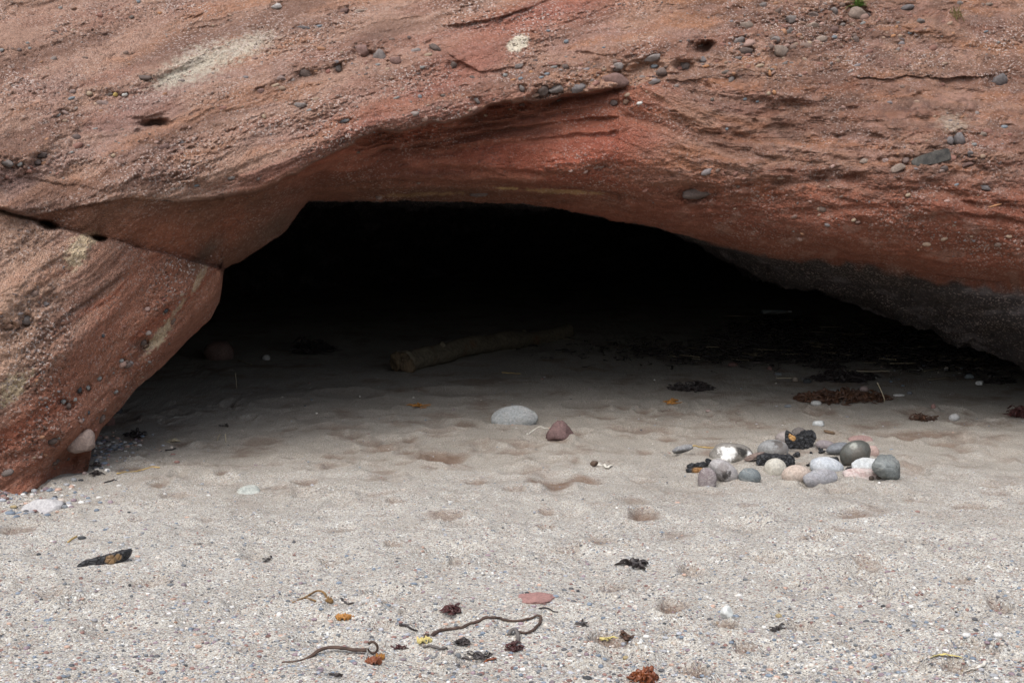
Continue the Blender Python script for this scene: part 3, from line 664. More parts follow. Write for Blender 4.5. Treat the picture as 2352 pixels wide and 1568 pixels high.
def stone_mat(name, c1, c2=None, scale=6, vein=0.0, rough=.75, spots=(), bump=.35, fine=90, white=None):
    m = NT(name); co = m.coord(); c1 = tuple(c1)
    if c2 is None: c2 = tuple(v * .72 for v in c1)
    l1 = sum(c1) / 3; l2 = sum(c2) / 3; c1 = tuple(.58 * v + .32 * l1 for v in c1); c2 = tuple(.58 * v + .32 * l2 for v in c2)
    f = m.ramp(m.noise(co, scale, 5, .62, dist=.6), [(.32, 0.), (.68, 1.)])
    col = m.mix(f, c1, tuple(c2))
    oi = m.n('ObjectInfo').outputs['Random']
    col = m.mix(1.0, col, m.ramp(oi, [(0, .78), (1, 1.2)]), 'MULTIPLY')
    fs = m.ramp(m.noise(co, fine, 4, .8), [(.3, .62), (.7, 1.28)]); col = m.mix(1.0, col, fs, 'MULTIPLY')
    if vein:
        v = m.noise(m.map(co, (1, 1, 3)), scale * .8, 3, .5, dist=2.5)
        vv = m.ramp(v, [(.47, 0.), (.5, vein), (.53, 0.)]); col = m.mix(vv, col, (.6, .58, .52))
    for (p, r, c, st) in spots:
        d = m.n('VectorMath'); d.operation = 'DISTANCE'; m.l(co, d.inputs[0]); d.inputs[1].default_value = p
        q = m.math('ADD', d.outputs['Value'], m.math('MULTIPLY', m.math('SUBTRACT', m.noise(co, 34, 5, .75), .5), r * 3.2))
        mr = m.n('MapRange'); mr.inputs['From Min'].default_value = r * 1.15; mr.inputs['From Max'].default_value = r * .6
        mr.inputs['To Max'].default_value = st; m.l(q, mr.inputs['Value']); col = m.mix(mr.outputs[0], col, tuple(c))
    nb = m.bump(m.noise(co, fine, 4, .65), bump, .004); nb = m.bump(m.noise(co, 18, 3), bump * .8, .01, nb)
    return m.done(col, rough, nb, .3)

def stone_shape(w, d, h, seed, rough=.10, box=0.0, cuts=0, sub=4, flat=0.0, taper=0.0):
    V, Fc = ico(sub); V = V.copy()
    r = np.random.default_rng(seed)
    if box:
        e = 1 - box * .62; V = np.sign(V) * np.abs(V) ** e
    for i in range(cuts):
        n = r.normal(size=3); n /= np.linalg.norm(n); o = r.uniform(.52, .8)
        k = V @ n; V = V - np.maximum(k - o, 0)[:, None] * n
    o = r.uniform(0, 50, 3)
    nz = rough * fbm(V[:, 0] * 1.1 + o[0], V[:, 1] * 1.1 + o[1], V[:, 2] * 1.1 + o[2], 3)
    nz += rough * .12 * fbm(V[:, 0] * 7 + o[0], V[:, 1] * 7 + o[1], V[:, 2] * 7 + o[2], 2)
    V = V * (1 + nz)[:, None]
    if taper: V[:, :2] *= (1 - taper * V[:, 2:3])
    V -= (V.max(0) + V.min(0)) / 2; V /= (V.max(0) - V.min(0))
    return V * np.array([w, d, h]), Fc

G_RING = 'stones of the fire ring'
def rest(name, bb, mat, label, cat, group=None, depth=1.0, sink=.38, roll=0, yaw=0, pitch=0, seed=None, wh=None, dy=0.0, lift=0.0, Hs=None, **kw):
    """stone resting on the sand: box = x0,y0,x1,y1 of what shows"""
    x0, y0, x1, y1 = bb; cx = (x0 + x1) / 2
    p = hit(cx, y1); sc = p[1] / F
    W, H = (x1 - x0) * sc, (y1 - y0) * sc
    dpt = W * depth
    ang = math.atan2(CAM_H - p[2], p[1])
    H = max(H - math.sin(ang) * dpt * .35, H * .35)
    if group == G_RING: W *= 1.06; H *= 1.08; sink = max(sink, .34)
    if Hs: H = Hs * sc
    w_, h_ = (wh[0] * sc, wh[1] * sc) if wh else (W, H / (1 - sink))
    yc = p[1] + dpt * .42 + dy
    x = (cx - CX) / F * yc * (1 / (FW[1] + 0 * yc)) * FW[1]
    x = p[0] * yc / p[1]
    z = float(sand_z(x, p[1] + dpt * .15)[0]) + lift
    V, Fc = stone_shape(w_, dpt, h_, seed if seed is not None else int(x0 * 7 + y0), **kw)
    R = rot('Y', math.radians(roll)) @ rot('X', math.radians(pitch)) @ rot('Z', math.radians(yaw))
    V = V @ R.T
    V[:, 2] += H - V[:, 2].max()
    if callable(mat): mat = mat(V)
    me = mesh_from(name, V, Fc)
    o = link(name, me, mat, loc=(x, yc, z))
    if label: tag(o, label, cat, group)
    return o

def emb_shape(px, py, w, h, ang, seed, sub, proud=.5, **kw):
    pt, n = cliff_at(px, py); sc = pt[1] / F
    W, H = w * sc, h * sc; Dp = min(W, H) * 1.0
    V, Fc = stone_shape(W, Dp, H, seed, sub=sub, **kw)
    V = V @ rot('Y', math.radians(ang if ang is not None else -15)).T
    v = CAM - pt; v /= np.linalg.norm(v); nn = n * .6 + v * .4; nn /= np.linalg.norm(nn)
    return V, Fc, pt + nn * Dp * (proud - .5)

EMB.sort(key=lambda e: -e[2] * e[3])
emats = {k: stone_mat('conglomerate_' + n_, np.array(PAL[k]) * .55 + np.array([.075, .038, .026]), np.array(PAL[k]) * .35 + np.array([.085, .045, .033]), 11, rough=.9)
         for k, n_ in dict(g='grey', b='blue_grey', t='tan', o='orange', p='pink', d='brown', k='black', r='red', w='white', y='yellow').items()}
WORD = dict(g='grey', b='blue-grey', t='tan', o='orange', p='pale pink', d='dark brown', k='black', r='reddish', w='white', y='yellow')
rest_parts = []
for i, e in enumerate(EMB):
    if i >= 97: rest_parts.append(e); continue
    V, Fc, pt = emb_shape(e[0], e[1], e[2], e[3], e[5], 100 + i, 3, (.46 if i < 40 else .38), rough=.24, box=.15, cuts=3 if i % 3 else 1)
    o = link('embedded_stone', mesh_from('embedded_stone', V, Fc), emats[e[4]], cliff, pt)
# the boulder in the foot of the pier, the slate slab and a reddish block
V, Fc, pt = emb_shape(180, 1011, 68, 44, -10, 5, 5, .78, rough=.09, box=.45)
V[:, 2] += .02 * np.exp(-((V[:, 0] - .04) / .03) ** 2) * (V[:, 2] > 0)
o = link('embedded_boulder', mesh_from('embedded_boulder', V, Fc), stone_mat('pink_boulder', (.30, .195, .15), (.22, .15, .12), 9, rough=.85), cliff, pt); o['label'] = 'pinkish rounded boulder set in the foot of the rock pier'
bm = bmesh.new()
pl = [(2092, 374), (2096, 366), (2116, 357), (2150, 346), (2180, 340), (2187, 366), (2176, 370), (2150, 374), (2128, 380), (2100, 385)]
pt0, n0 = cliff_at(2140, 362); Dz = pt0[1]
v0 = CAM - pt0; v0 /= np.linalg.norm(v0)
fr = [bm.verts.new(at(np.array(a + random.uniform(-1.2, 1.2)), np.array(b + random.uniform(-1, 1)), Dz - .045) - pt0) for a, b in pl]
bk = [bm.verts.new(at(np.array(a), np.array(b), Dz + .10) - pt0) for a, b in pl]
bm.faces.new(fr); bm.faces.new(bk[::-1])
for i in range(len(pl)): bm.faces.new((fr[i], bk[i], bk[(i + 1) % len(pl)], fr[(i + 1) % len(pl)]))
bmesh.ops.bevel(bm, geom=[e for e in bm.edges], offset=.006, segments=2, affect='EDGES')
bmesh.ops.recalc_face_normals(bm, faces=bm.faces)
me = bpy.data.meshes.new('embedded_slab'); bm.to_mesh(me); bm.free()
o = link('embedded_slab', me, stone_mat('dark_slate', (.12, .105, .085), (.02, .0195, .02), 12, rough=.7, bump=.5), cliff, pt0); o['label'] = 'dark angular slate slab set in the red rock'

def spotted(name, c1, c2, scale, vein, rough, spots, **kw):
    def f(V):
        W, H = np.ptp(V[:, 0]), V[:, 2].max(); out = []
        for (u_, v_, r_, cc, st) in spots:
            k = np.argmin((V[:, 0] - u_ * W / 2) ** 2 + (V[:, 2] - v_ * H) ** 2 + .25 * (V[:, 1] - V[:, 1].min()) ** 2)
            out.append((tuple(V[k]), r_ * W, cc, st))
        return stone_mat(name, c1, c2, scale, vein, rough, out, **kw)
    return f

def hull_stone(name, pts, D, mat, label, cat, group=None, bev=.006, amp=.004):
    lo = max(range(len(pts)), key=lambda i: pts[i][1]); base = hit(pts[lo][0], pts[lo][1])
    D0 = base[1] if D is None else D
    W = [at(np.array(float(p[0])), np.array(float(p[1])), D0 + p[2]) for p in pts]
    org = np.array([np.mean([w_[0] for w_ in W]), D0 + .05, base[2]])
    bm = bmesh.new()
    for w_ in W: bm.verts.new(w_ - org)
    bmesh.ops.convex_hull(bm, input=list(bm.verts))
    bmesh.ops.delete(bm, geom=[v for v in bm.verts if not v.link_faces], context='VERTS')
    bmesh.ops.dissolve_limit(bm, angle_limit=math.radians(6), verts=bm.verts, edges=bm.edges)
    bmesh.ops.bevel(bm, geom=list(bm.edges), offset=bev, segments=2, affect='EDGES')
    bmesh.ops.triangulate(bm, faces=bm.faces)
    for _ in range(2): bmesh.ops.subdivide_edges(bm, edges=[e for e in bm.edges if e.calc_length() > .012], cuts=1); bmesh.ops.triangulate(bm, faces=bm.faces)
    bmesh.ops.recalc_face_normals(bm, faces=bm.faces)
    for v in bm.verts:
        q = v.co * 28; v.co += v.normal * (float(fbm(q.x, q.y, q.z, 3)) * amp)
    me = bpy.data.meshes.new(name); bm.to_mesh(me); bm.free(); me.polygons.foreach_set('use_smooth', [True] * len(me.polygons))
    return tag(link(name, me, mat, loc=tuple(org)), label, cat, group)

def scatter_mesh(name, items, parent=None, mat=None):
    """items: (V, F, colour) -> one mesh"""
    Vs, Fs, Cs = [], [], []; k = 0
    for V, Fc, c in items:
        Vs.append(V); Fs.append(Fc + k); Cs.append(np.broadcast_to(c, (len(V), 3))); k += len(V)
    me = mesh_from(name, np.concatenate(Vs), np.concatenate(Fs)); put_attr(me, 'tint', np.concatenate(Cs))
    return link(name, me, mat, parent)

m = NT('small_stones'); co = m.coord(); c_ = m.attr('tint')
c_ = m.mix(1.0, c_, m.ramp(m.noise(co, 160, 3, .7), [(.3, .8), (.7, 1.15)]), 'MULTIPLY')
SMALL = m.done(c_, .75, m.bump(m.noise(co, 260, 3), .3, .002), .3)
items = []
rr = np.random.default_rng(77)
for i, e in enumerate(rest_parts):
    V, Fc, pt = emb_shape(e[0], e[1], e[2], e[3], e[5], 300 + i, 2, .5, rough=.16, cuts=2)
    items.append((V + pt, Fc, np.array(PAL[e[4]]) * .8))
BANDS = [(1900,70,330,85,230),(1780,90,150,50,80),(1330,160,150,40,70),(2200,330,170,60,80),(760,150,170,55,60),(60,385,100,28,40),(60,700,80,50,45),(330,790,30,150,60),(100,1040,70,40,30),
         (330,320,200,28,40),(1900,480,400,60,60),(700,250,500,120,60),(250,150,300,130,80),(1000,250,150,30,30),(1480,180,120,30,50),(2050,150,280,80,70),(1650,395,90,14,14),(2200,560,150,40,30),(180,900,130,120,40)]
keys = list('ggbttppddrrrrko')
for (a, b, sx, sy, n_) in BANDS:
    for i in range(n_):
        px = a + rr.normal() * sx * .6; py = b + rr.normal() * sy * .6
        if b > 690 and a < 400 and abs(a - 330) < 5: px = a - (py - b) * .72 + rr.normal() * 22
        if not (-60 < px < 2420) or py < -35 or py > LIP(px) - 8: continue
        s_ = rr.lognormal(1.5, .55); s_ = min(s_, 17)
        V, Fc, pt = emb_shape(px, py, s_ * rr.uniform(1, 2.1), s_, rr.uniform(-40, 20), int(rr.integers(1e6)), 2, rr.uniform(.3, .55), rough=.18, cuts=2)
        col_ = np.array(PAL[keys[int(rr.integers(len(keys)))]]) * .5 + np.array([.085, .05, .038])
        items.append((V + pt, Fc, col_ * rr.uniform(.75, 1.15)))
o = scatter_mesh('embedded_pebbles', items, cliff, SMALL); o['kind'] = 'stuff'

# --- fire ring
c6 = lambda a, b, c_, d_: (1493 + .4211 * a, 517 + .4211 * b, 1493 + .4211 * c_, 517 + .4211 * d_)
G = 'stones of the fire ring'
rest('fire_ring_stone', c6(1025,1178,1212,1312), spotted('olive_stone', (.15,.155,.13), (.075,.075,.062), 5, 0, .42, [(-.25,.85,.14,(.33,.34,.30),.75),(.1,.15,.5,(.085,.07,.055),.6)]), 'large egg-shaped dark olive stone leaning upright in the fire ring', 'stone', G, .75, .15, roll=-28, wh=(76, 62), rough=.05, seed=3, pitch=-8)
hull_stone('fire_ring_stone', [(1493 + .4211 * p, 517 + .4211 * q, r) for p, q, r in [(1245,1246,.09),(1330,1248,.10),(1367,1290,.06),(1365,1382,.05),(1285,1391,-.01),(1213,1342,.02),(1206,1302,.03),(1262,1318,-.03),(1352,1322,.0),(1330,1385,.14),(1235,1345,.12),(1350,1384,.02)]], None,
           stone_mat('green_grey_block', (.27,.31,.305), (.125,.13,.115), 5, .12, .8, bump=.6), 'blocky angular green-grey stone with sharp edges', 'stone', G)
rest('fire_ring_stone', c6(330,1196,567,1296), spotted('scorched_white', (.34,.31,.265), (.16,.13,.10), 13, 0, .85, [(-.32,.55,.17,(.74,.73,.70),1.),(.75,.5,.10,(.72,.71,.68),.95),(.0,.6,.10,(.7,.69,.66),.8),(.38,.78,.13,(.03,.027,.025),1.)], bump=.7), 'long brown stone with white crust and a black scorch mark', 'stone', G, .8, .18, roll=4, rough=.14, box=.2, seed=8)
rest('fire_ring_stone', c6(588,1178,752,1258), spotted('smooth_grey', (.29,.30,.30), (.19,.18,.165), 5, 0, .6, [(.25,.9,.2,(.055,.047,.042),.85),(.5,.4,.3,(.15,.125,.11),.5)]), 'smooth round grey stone with a sooty top behind the charred log', 'stone', G, .8, .25, rough=.04, seed=21)
rest('fire_ring_stone', c6(328,1282,482,1402), spotted('sooty_pale', (.36,.335,.325), (.25,.22,.21), 8, 0, .7, [(.05,.36,.20,(.035,.03,.028),.95),(-.2,.62,.2,(.16,.135,.125),.6)]), 'pale oval stone tilted on its side with a sooty black patch', 'stone', G, .7, .08, roll=36, wh=(80, 46), rough=.05, seed=31)
rest('fire_ring_stone', c6(262,1328,360,1419), stone_mat('maroon_stone', (.20,.135,.135), (.33,.28,.28), 12, .3, .7), 'small round maroon stone at the end of the fire ring', 'stone', G, .95, .08, rough=.07, box=.2, seed=41)
rest('fire_ring_stone', c6(484,1327,602,1396), stone_mat('teal_grey', (.19,.235,.245), (.10,.115,.12), 6, .2, .65), 'rounded teal-grey stone between the pale sooty one and the white one', 'stone', G, .8, .2, rough=.06, seed=51)
rest('fire_ring_stone', c6(624,1279,742,1364), stone_mat('cream_stone', (.56,.52,.42), (.48,.43,.33), 7, 0, .6), 'cream white rounded stone in front of the charred log', 'stone', G, .85, .12, rough=.05, box=.1, seed=61)
rest('fire_ring_stone', c6(720,1314,876,1387), stone_mat('sandy_orange', (.50,.345,.245), (.45,.36,.29), 6, 0, .75), 'smooth sandy orange stone beside the cream one', 'stone', G, .7, .2, roll=-3, rough=.05, seed=71)
rest('fire_ring_stone', c6(873,1273,1052,1352), stone_mat('pale_blue', (.36,.40,.45), (.45,.47,.49), 6, .25, .7), 'pale blue-grey oval stone with a fine crack', 'stone', G, .75, .2, roll=10, rough=.07, seed=81, dy=.03)
rest('fire_ring_stone', c6(838,1334,1018,1407), stone_mat('lavender', (.35,.36,.40), (.31,.28,.29), 6, .2, .75), 'low lavender-grey stone in front of the pale blue one', 'stone', G, .55, .25, roll=-7, rough=.08, seed=91)
rest('fire_ring_stone', c6(958,1194,1092,1262), stone_mat('slate_oval', (.20,.22,.245), (.14,.145,.16), 6, 0, .55), 'flat slate-grey oval stone lying behind the olive one', 'stone', G, .7, .15, roll=-14, wh=(58, 26), rough=.05, seed=101)
rest('fire_ring_stone', c6(1055,1324,1242,1377), stone_mat('red_white', (.42,.20,.165), (.62,.56,.52), 8, .4, .7), 'flat red and white streaked stone beside the green-grey block', 'stone', G, .5, .25, roll=2, rough=.12, box=.35, cuts=3, seed=111)
rest('fire_ring_stone', c6(1100,1286,1240,1340), stone_mat('pale_slab', (.42,.46,.48), (.52,.53,.52), 9, .3, .8), 'pale blue-white slab wedged behind the red and white stone', 'stone', G, .6, .2, roll=-12, rough=.08, box=.4, cuts=3, seed=121, dy=.06)
rest('fire_ring_stone', c6(1180,1222,1248,1275), stone_mat('salmon', (.42,.25,.20), (.33,.22,.18), 9), 'salmon pink stone half hidden behind the olive one', 'stone', G, .8, .2, rough=.08, box=.2, seed=131, dy=.08)
rest('fire_ring_stone', c6(768,1118,855,1185), stone_mat('dusky_brown', (.17,.14,.125), (.11,.09,.08), 9), 'dusky brown stone at the back behind the charred wedge', 'stone', G, .8, .1, rough=.08, seed=141, dy=.10)
rest('fire_ring_stone', c6(685,1140,790,1196), stone_mat('dusty_pink', (.36,.29,.26), (.29,.25,.235), 8), 'dusty pink stone at the back of the ring above the smooth grey one', 'stone', G, .7, .2, roll=-10, rough=.08, seed=151, dy=.09)
rest('fire_ring_stone', c6(516,1243,622,1300), stone_mat('rust_flake', (.24,.15,.115), (.15,.10,.08), 12, 0, .85), 'thin rust-brown flake of rock leaning between stones', 'stone', G, .6, .1, roll=-24, wh=(52, 12), rough=.1, box=.3, cuts=3, seed=161, dy=.02)
rest('fire_ring_stone', c6(903,1178,1012,1218), stone_mat('mauve_flat', (.30,.245,.25), (.24,.19,.19), 9), 'flat mauve stone beneath a scrap of driftwood', 'stone', G, .7, .25, roll=8, rough=.06, seed=171)
rest('stone', c6(124,1194,232,1246), stone_mat('grey_wedge', (.28,.28,.29), (.18,.18,.19), 10, .3, .85), 'grey angular rock lying apart beyond the fire ring', 'stone', None, .6, .15, roll=-16, wh=(50, 18), rough=.12, box=.3, cuts=4, seed=181)
rest('stone', c6(1078,1148,1216,1182), stone_mat('buried_pink', (.38,.20,.17), (.30,.17,.14), 9), 'low pink slab half buried behind the fire ring', 'stone', None, .5, .4, roll=-5, rough=.1, box=.3, cuts=2, seed=191)

# --- charcoal
def charmat(name, burn=None):
    m = NT(name); co = m.coord()
    cr = m.voro(co, 42, 'Distance', 'DISTANCE_TO_EDGE'); f = m.ramp(cr, [(.0, 0.), (.12, 1.)])
    col = m.mix(f, (.006, .006, .007), (.022, .023, .026)); col = m.mix(m.ramp(m.noise(co, 30, 4, .7), [(.55, 0.), (.75, .5)]), col, (.06, .065, .075))
    if burn:
        for p, r, c in burn:
            d = m.n('VectorMath'); d.operation = 'DISTANCE'; m.l(co, d.inputs[0]); d.inputs[1].default_value = p
            q = m.math('ADD', d.outputs['Value'], m.math('MULTIPLY', m.math('SUBTRACT', m.noise(m.map(co, (1, 1, 4)), 22, 4, .7), .5), r * .9))
            mr = m.n('MapRange'); mr.inputs['From Min'].default_value = r * 1.1; mr.inputs['From Max'].default_value = r * .75; m.l(q, mr.inputs['Value'])
            wood = m.mix(m.noise(m.map(co, (8, 8, 60)), 1, 4), tuple(v * .6 for v in c), c); col = m.mix(mr.outputs[0], col, wood)
    nb = m.bump(f, .8, .006); nb = m.bump(m.noise(co, 90, 4, .7), .6, .003, nb)
    return m.done(col, .55, nb, .45)
CHAR = charmat('charcoal')

def charcoal(name, box, label, cat, roll=0, wh=None, depth=.5, seed=1, mat=None, group=None, sink=.1, lift=0, dy=0, rough=.16, boxy=.6, yaw=0):
    o = rest(name, box, mat or CHAR, label, cat, group, depth, sink, roll, yaw, 0, seed, wh, dy, lift, rough=rough, box=boxy, cuts=4, sub=5)
    me = o.data; n = len(me.vertices); V = np.empty(n * 3, np.float32); me.vertices.foreach_get('co', V); V = V.reshape(-1, 3)
    s_ = 1 / max(np.ptp(V[:, 0]), .02)
    k = noise(V[:, 0] * 32, V[:, 1] * 32, V[:, 2] * 32 + seed); k2 = noise(V[:, 0] * 75, V[:, 1] * 75, V[:, 2] * 75 + seed)
    ctr = V.mean(0); dv = V - ctr; dv /= np.linalg.norm(dv, axis=1)[:, None] + 1e-9
    V += dv * (.010 * np.minimum(np.abs(k) * 3, 1) - .006 + .004 * k2)[:, None]
    me.vertices.foreach_set('co', V.ravel()); me.update(); return o
rest('half_burnt_stick', c6(194,1322,292,1352), charmat('half_burnt', [((.03, -.02, .01), .045, (.33, .17, .06))]), 'short half-burnt stick with bare orange wood under the charred one', 'charred wood', None, .35, .1, roll=-3, rough=.08, box=.5, seed=7)
# unburnt wedge with raw orange wood
def wedge(name, pts, D, thick, mat, label, cat, cuts=2, amp=.003, bev=.004, fr_=40):
    ctr = np.mean(pts, 0); base = hit(ctr[0], max(p[1] for p in pts))
    bm = bmesh.new(); org = np.array([base[0] * D / base[1], D, base[2]])
    fr = [bm.verts.new(at(np.array(float(a)), np.array(float(b)), D) - org) for a, b in pts]
    bk = [bm.verts.new(at(np.array(float(a)), np.array(float(b)), D) - org + np.array([0.01, thick, 0])) for a, b in pts]
    bm.faces.new(fr); bm.faces.new(bk[::-1])
    for i in range(len(pts)): bm.faces.new((fr[i], bk[i], bk[(i + 1) % len(pts)], fr[(i + 1) % len(pts)]))
    bmesh.ops.bevel(bm, geom=list(bm.edges), offset=bev, segments=2, affect='EDGES')
    bmesh.ops.triangulate(bm, faces=bm.faces)
    for _ in range(cuts):
        bmesh.ops.subdivide_edges(bm, edges=[e for e in bm.edges if e.calc_length() > .009], cuts=1); bmesh.ops.triangulate(bm, faces=[f for f in bm.faces if len(f.verts) > 3])
    bmesh.ops.recalc_face_normals(bm, faces=bm.faces)
    for v in bm.verts:
        q = v.co; v.co += Vector((float(noise(q.x * fr_, q.y * fr_, q.z * fr_)), float(noise(q.x * fr_ + 9, q.y * fr_, q.z * fr_)), float(noise(q.x * fr_, q.y * fr_ + 9, q.z * fr_)))) * amp
    me = bpy.data.meshes.new(name); bm.to_mesh(me); bm.free(); me.polygons.foreach_set('use_smooth', [True] * len(me.polygons))
    if callable(mat): mat = mat(lambda a, b: tuple(at(np.array(float(a)), np.array(float(b)), D) - org))
    return tag(link(name, me, mat, loc=tuple(org)), label, cat)
c6p = lambda L: [(1493 + .4211 * a, 517 + .4211 * b) for a, b in L]
dB = hit(1493 + .4211 * 770, 517 + .4211 * 1226)[1]
wedge('burnt_wedge', c6p([(736,1124),(748,1122),(765,1142),(796,1156),(796,1172),(770,1188),(756,1200),(742,1196),(734,1180)]), dB - .06, .04,
      lambda f: charmat('burnt_wedge', [(f(1493 + .4211 * 777, 517 + .4211 * 1150), .022, (.62, .34, .12)), (f(1493 + .4211 * 786, 517 + .4211 * 1166), .014, (.55, .30, .10))]), 'split wedge of wood, charred dark with a raw orange face', 'charred wood')
CH = dict(cuts=5, amp=.008, bev=.006, fr_=62)
wedge('charred_log', c6p([(748,1228),(756,1206),(784,1190),(806,1172),(824,1150),(838,1150),(846,1132),(866,1140),(884,1130),(908,1138),(898,1162),(902,1184),(884,1200),(868,1224),(830,1218),(790,1232)]), dB + .02, .12, CHAR, 'thick charred log end, cracked and black, at the back of the fire ring', 'charred wood', **CH)
dC = hit(1493 + .4211 * 690, 517 + .4211 * 1326)[1]
wedge('charred_log', c6p([(584,1312),(581,1290),(590,1262),(620,1256),(690,1260),(760,1262),(786,1268),(793,1292),(786,1322),(740,1330),(650,1328)]), dC + .03, .08, CHAR, 'black charred log lying crosswise behind the cream stone', 'charred wood', **CH)
dS = hit(1493 + .4211 * 255, 517 + .4211 * 1340)[1]
wedge('charred_stick', c6p([(194,1328),(198,1308),(240,1304),(300,1294),(320,1296),(318,1312),(290,1320),(230,1332)]), dS + .04, .04, CHAR, 'charred black stick poking out beside the maroon stone', 'charred wood', **CH)
for (a, b, c_, d_, sd_, lb) in [(850,1300,880,1316,6,'between the cream and the pale blue stones'),(1068,1316,1096,1334,7,'beside the red and white stone'),(1090,1290,1120,1306,8,'under the olive stone'),(872,1236,890,1248,9,'in the middle of the ring, smallest of all'),(303,1270,330,1300,1,'between the charred stick and the crusted stone'),(915,1216,952,1246,2,'inside the ring below the flat mauve stone'),(783,1240,820,1270,3,'at the end of the crosswise charred log'),(968,1268,1032,1296,4,'beside the olive stone'),
                      (808,1364,846,1387,5,'against the sandy orange stone')]:
    charcoal('charcoal_lump', c6(a, b, c_, d_), 'black charcoal lump ' + lb, 'charcoal', 0, None, .8, sd_, sink=.2, rough=.25, boxy=.3)
for i, (a, b, c_, d_) in enumerate([(1192,1366,1222,1393),(1232,1366,1262,1388)]):
    rest('pebble', c6(a, b, c_, d_), stone_mat('brown_pebble', (.10,.065,.045)), ['dark brown round pebble at the base of the red and white stone', 'dark brown pebble tucked under the green-grey block'][i], 'pebble', None, .9, .1, sub=3)
V = None
# ------------------------------------------------------------------ OTHER STONES, SEAWEED, STRAW
def catmull(P, n):
    P = np.asarray(P, float); Q = np.concatenate([[2 * P[0] - P[1]], P, [2 * P[-1] - P[-2]]])
    out = []
    for i in range(1, len(Q) - 2):
        t_ = np.linspace(0, 1, n, endpoint=False)[:, None]
        a, b, c_, d_ = Q[i - 1], Q[i], Q[i + 1], Q[i + 2]
        out.append(.5 * ((2 * b) + (c_ - a) * t_ + (2 * a - 5 * b + 4 * c_ - d_) * t_ ** 2 + (3 * b - a - 3 * c_ + d_) * t_ ** 3))
    out.append(P[-1:]); return np.concatenate(out)

def tube(P, R, sides=8, flat=1.0, twist=0.0, knob=0.0, seed=0):
    """P (n,3), R radius per point; flat squashes the section -> vertices, quads (closed)"""
    P = np.asarray(P, float); n = len(P); R = np.broadcast_to(R, (n,)).astype(float)
    T = np.gradient(P, axis=0); T /= np.linalg.norm(T, axis=1)[:, None] + 1e-9
    up = np.array([0, 0, 1.0]); A = np.cross(T, up); l_ = np.linalg.norm(A, axis=1)
    A[l_ < .1] = np.array([1, 0, 0]); A /= np.linalg.norm(A, axis=1)[:, None]; B = np.cross(A, T)
    th = np.linspace(0, 2 * np.pi, sides, endpoint=False)
    tw = np.linspace(0, twist, n)[:, None]
    ca, sa = np.cos(th)[None] , np.sin(th)[None] * flat
    xx = ca * np.cos(tw) - sa * np.sin(tw); yy = ca * np.sin(tw) + sa * np.cos(tw)
    rr_ = R[:, None] * np.ones((1, sides))
    if knob: rr_ = rr_ * (1 + knob * noise(np.arange(n)[:, None] * .35 + seed, th[None] * 1.3, seed))
    V = P[:, None] + (xx * rr_)[..., None] * A[:, None] + (yy * rr_)[..., None] * B[:, None]
    V = np.concatenate([V.reshape(-1, 3), P[:1], P[-1:]]); i = np.arange(n * sides).reshape(n, sides); j = np.roll(i, -1, 1)
    q = np.stack([i[:-1], j[:-1], j[1:], i[1:]], -1).reshape(-1, 4)
    c0, c1 = n * sides, n * sides + 1
    caps = np.concatenate([np.stack([j[0], i[0], np.full(sides, c0), np.full(sides, c0)], -1), np.stack([i[-1], j[-1], np.full(sides, c1), np.full(sides, c1)], -1)])
    f3 = np.concatenate([q[:, [0, 1, 2]], q[:, [0, 2, 3]], caps[:, :3]])
    return V, f3

def ground(L, lift=0.0):                    # picture polyline (x, y[, height]) -> points on the sand
    out = []
    for p in L:
        q = hit(p[0], p[1]); out.append([q[0], q[1], q[2] + lift + (p[2] if len(p) > 2 else 0)])
    return np.array(out)

def settle(P, r):                           # never under the sand
    z = sand_z(P[:, 0], P[:, 1]); P[:, 2] = np.maximum(P[:, 2], z + r); return P

def thing_mesh(name, V, Fc, mat, label, cat, group=None):
    o_ = np.array([V[:, 0].mean(), V[:, 1].mean(), V[:, 2].min()])
    return tag(link(name, mesh_from(name, V - o_, Fc), mat, loc=tuple(o_)), label, cat, group)

def fibre_mat(name, c1, c2, scale=40, rough=.6, spec=.35, trans=0.0):
    m = NT(name); co = m.coord()
    col = m.mix(m.ramp(m.noise(co, scale, 4, .65), [(.3, 0.), (.7, 1.)]), c1, c2)
    return m.done(col, rough, m.bump(m.noise(co, 150, 3), .4, .002), spec)
STRAW = fibre_mat('straw', (.50, .36, .14), (.36, .25, .11), 60)
PSTRAW = fibre_mat('pale_straw', (.42, .36, .25), (.30, .25, .17), 60)
KELP = fibre_mat('kelp_stalk', (.10, .065, .05), (.040, .028, .024), 34, .75, .2)
KELPT = fibre_mat('dry_kelp', (.26, .15, .055), (.12, .07, .03), 36, .55)
RUST = fibre_mat('rust_frond', (.24, .070, .022), (.10, .028, .012), 30, .35, .5)
AMBER = fibre_mat('amber_frond', (.42, .20, .045), (.24, .10, .022), 40, .5)
BLACKW = fibre_mat('black_weed', (.020, .017, .018), (.045, .034, .03), 40, .45, .45)
BROWNW = fibre_mat('brown_weed', (.10, .045, .022), (.035, .02, .016), 24, .5)
MAROONW = fibre_mat('maroon_weed', (.075, .02, .018), (.03, .015, .014), 30, .45)
WHITE = fibre_mat('bleached', (.62, .60, .55), (.46, .42, .35), 30, .7)
YELLOW = fibre_mat('yellow_weed', (.55, .45, .16), (.42, .36, .16), 26, .6)
GREYW = fibre_mat('grey_stalk', (.15, .135, .125), (.07, .06, .055), 30, .6)

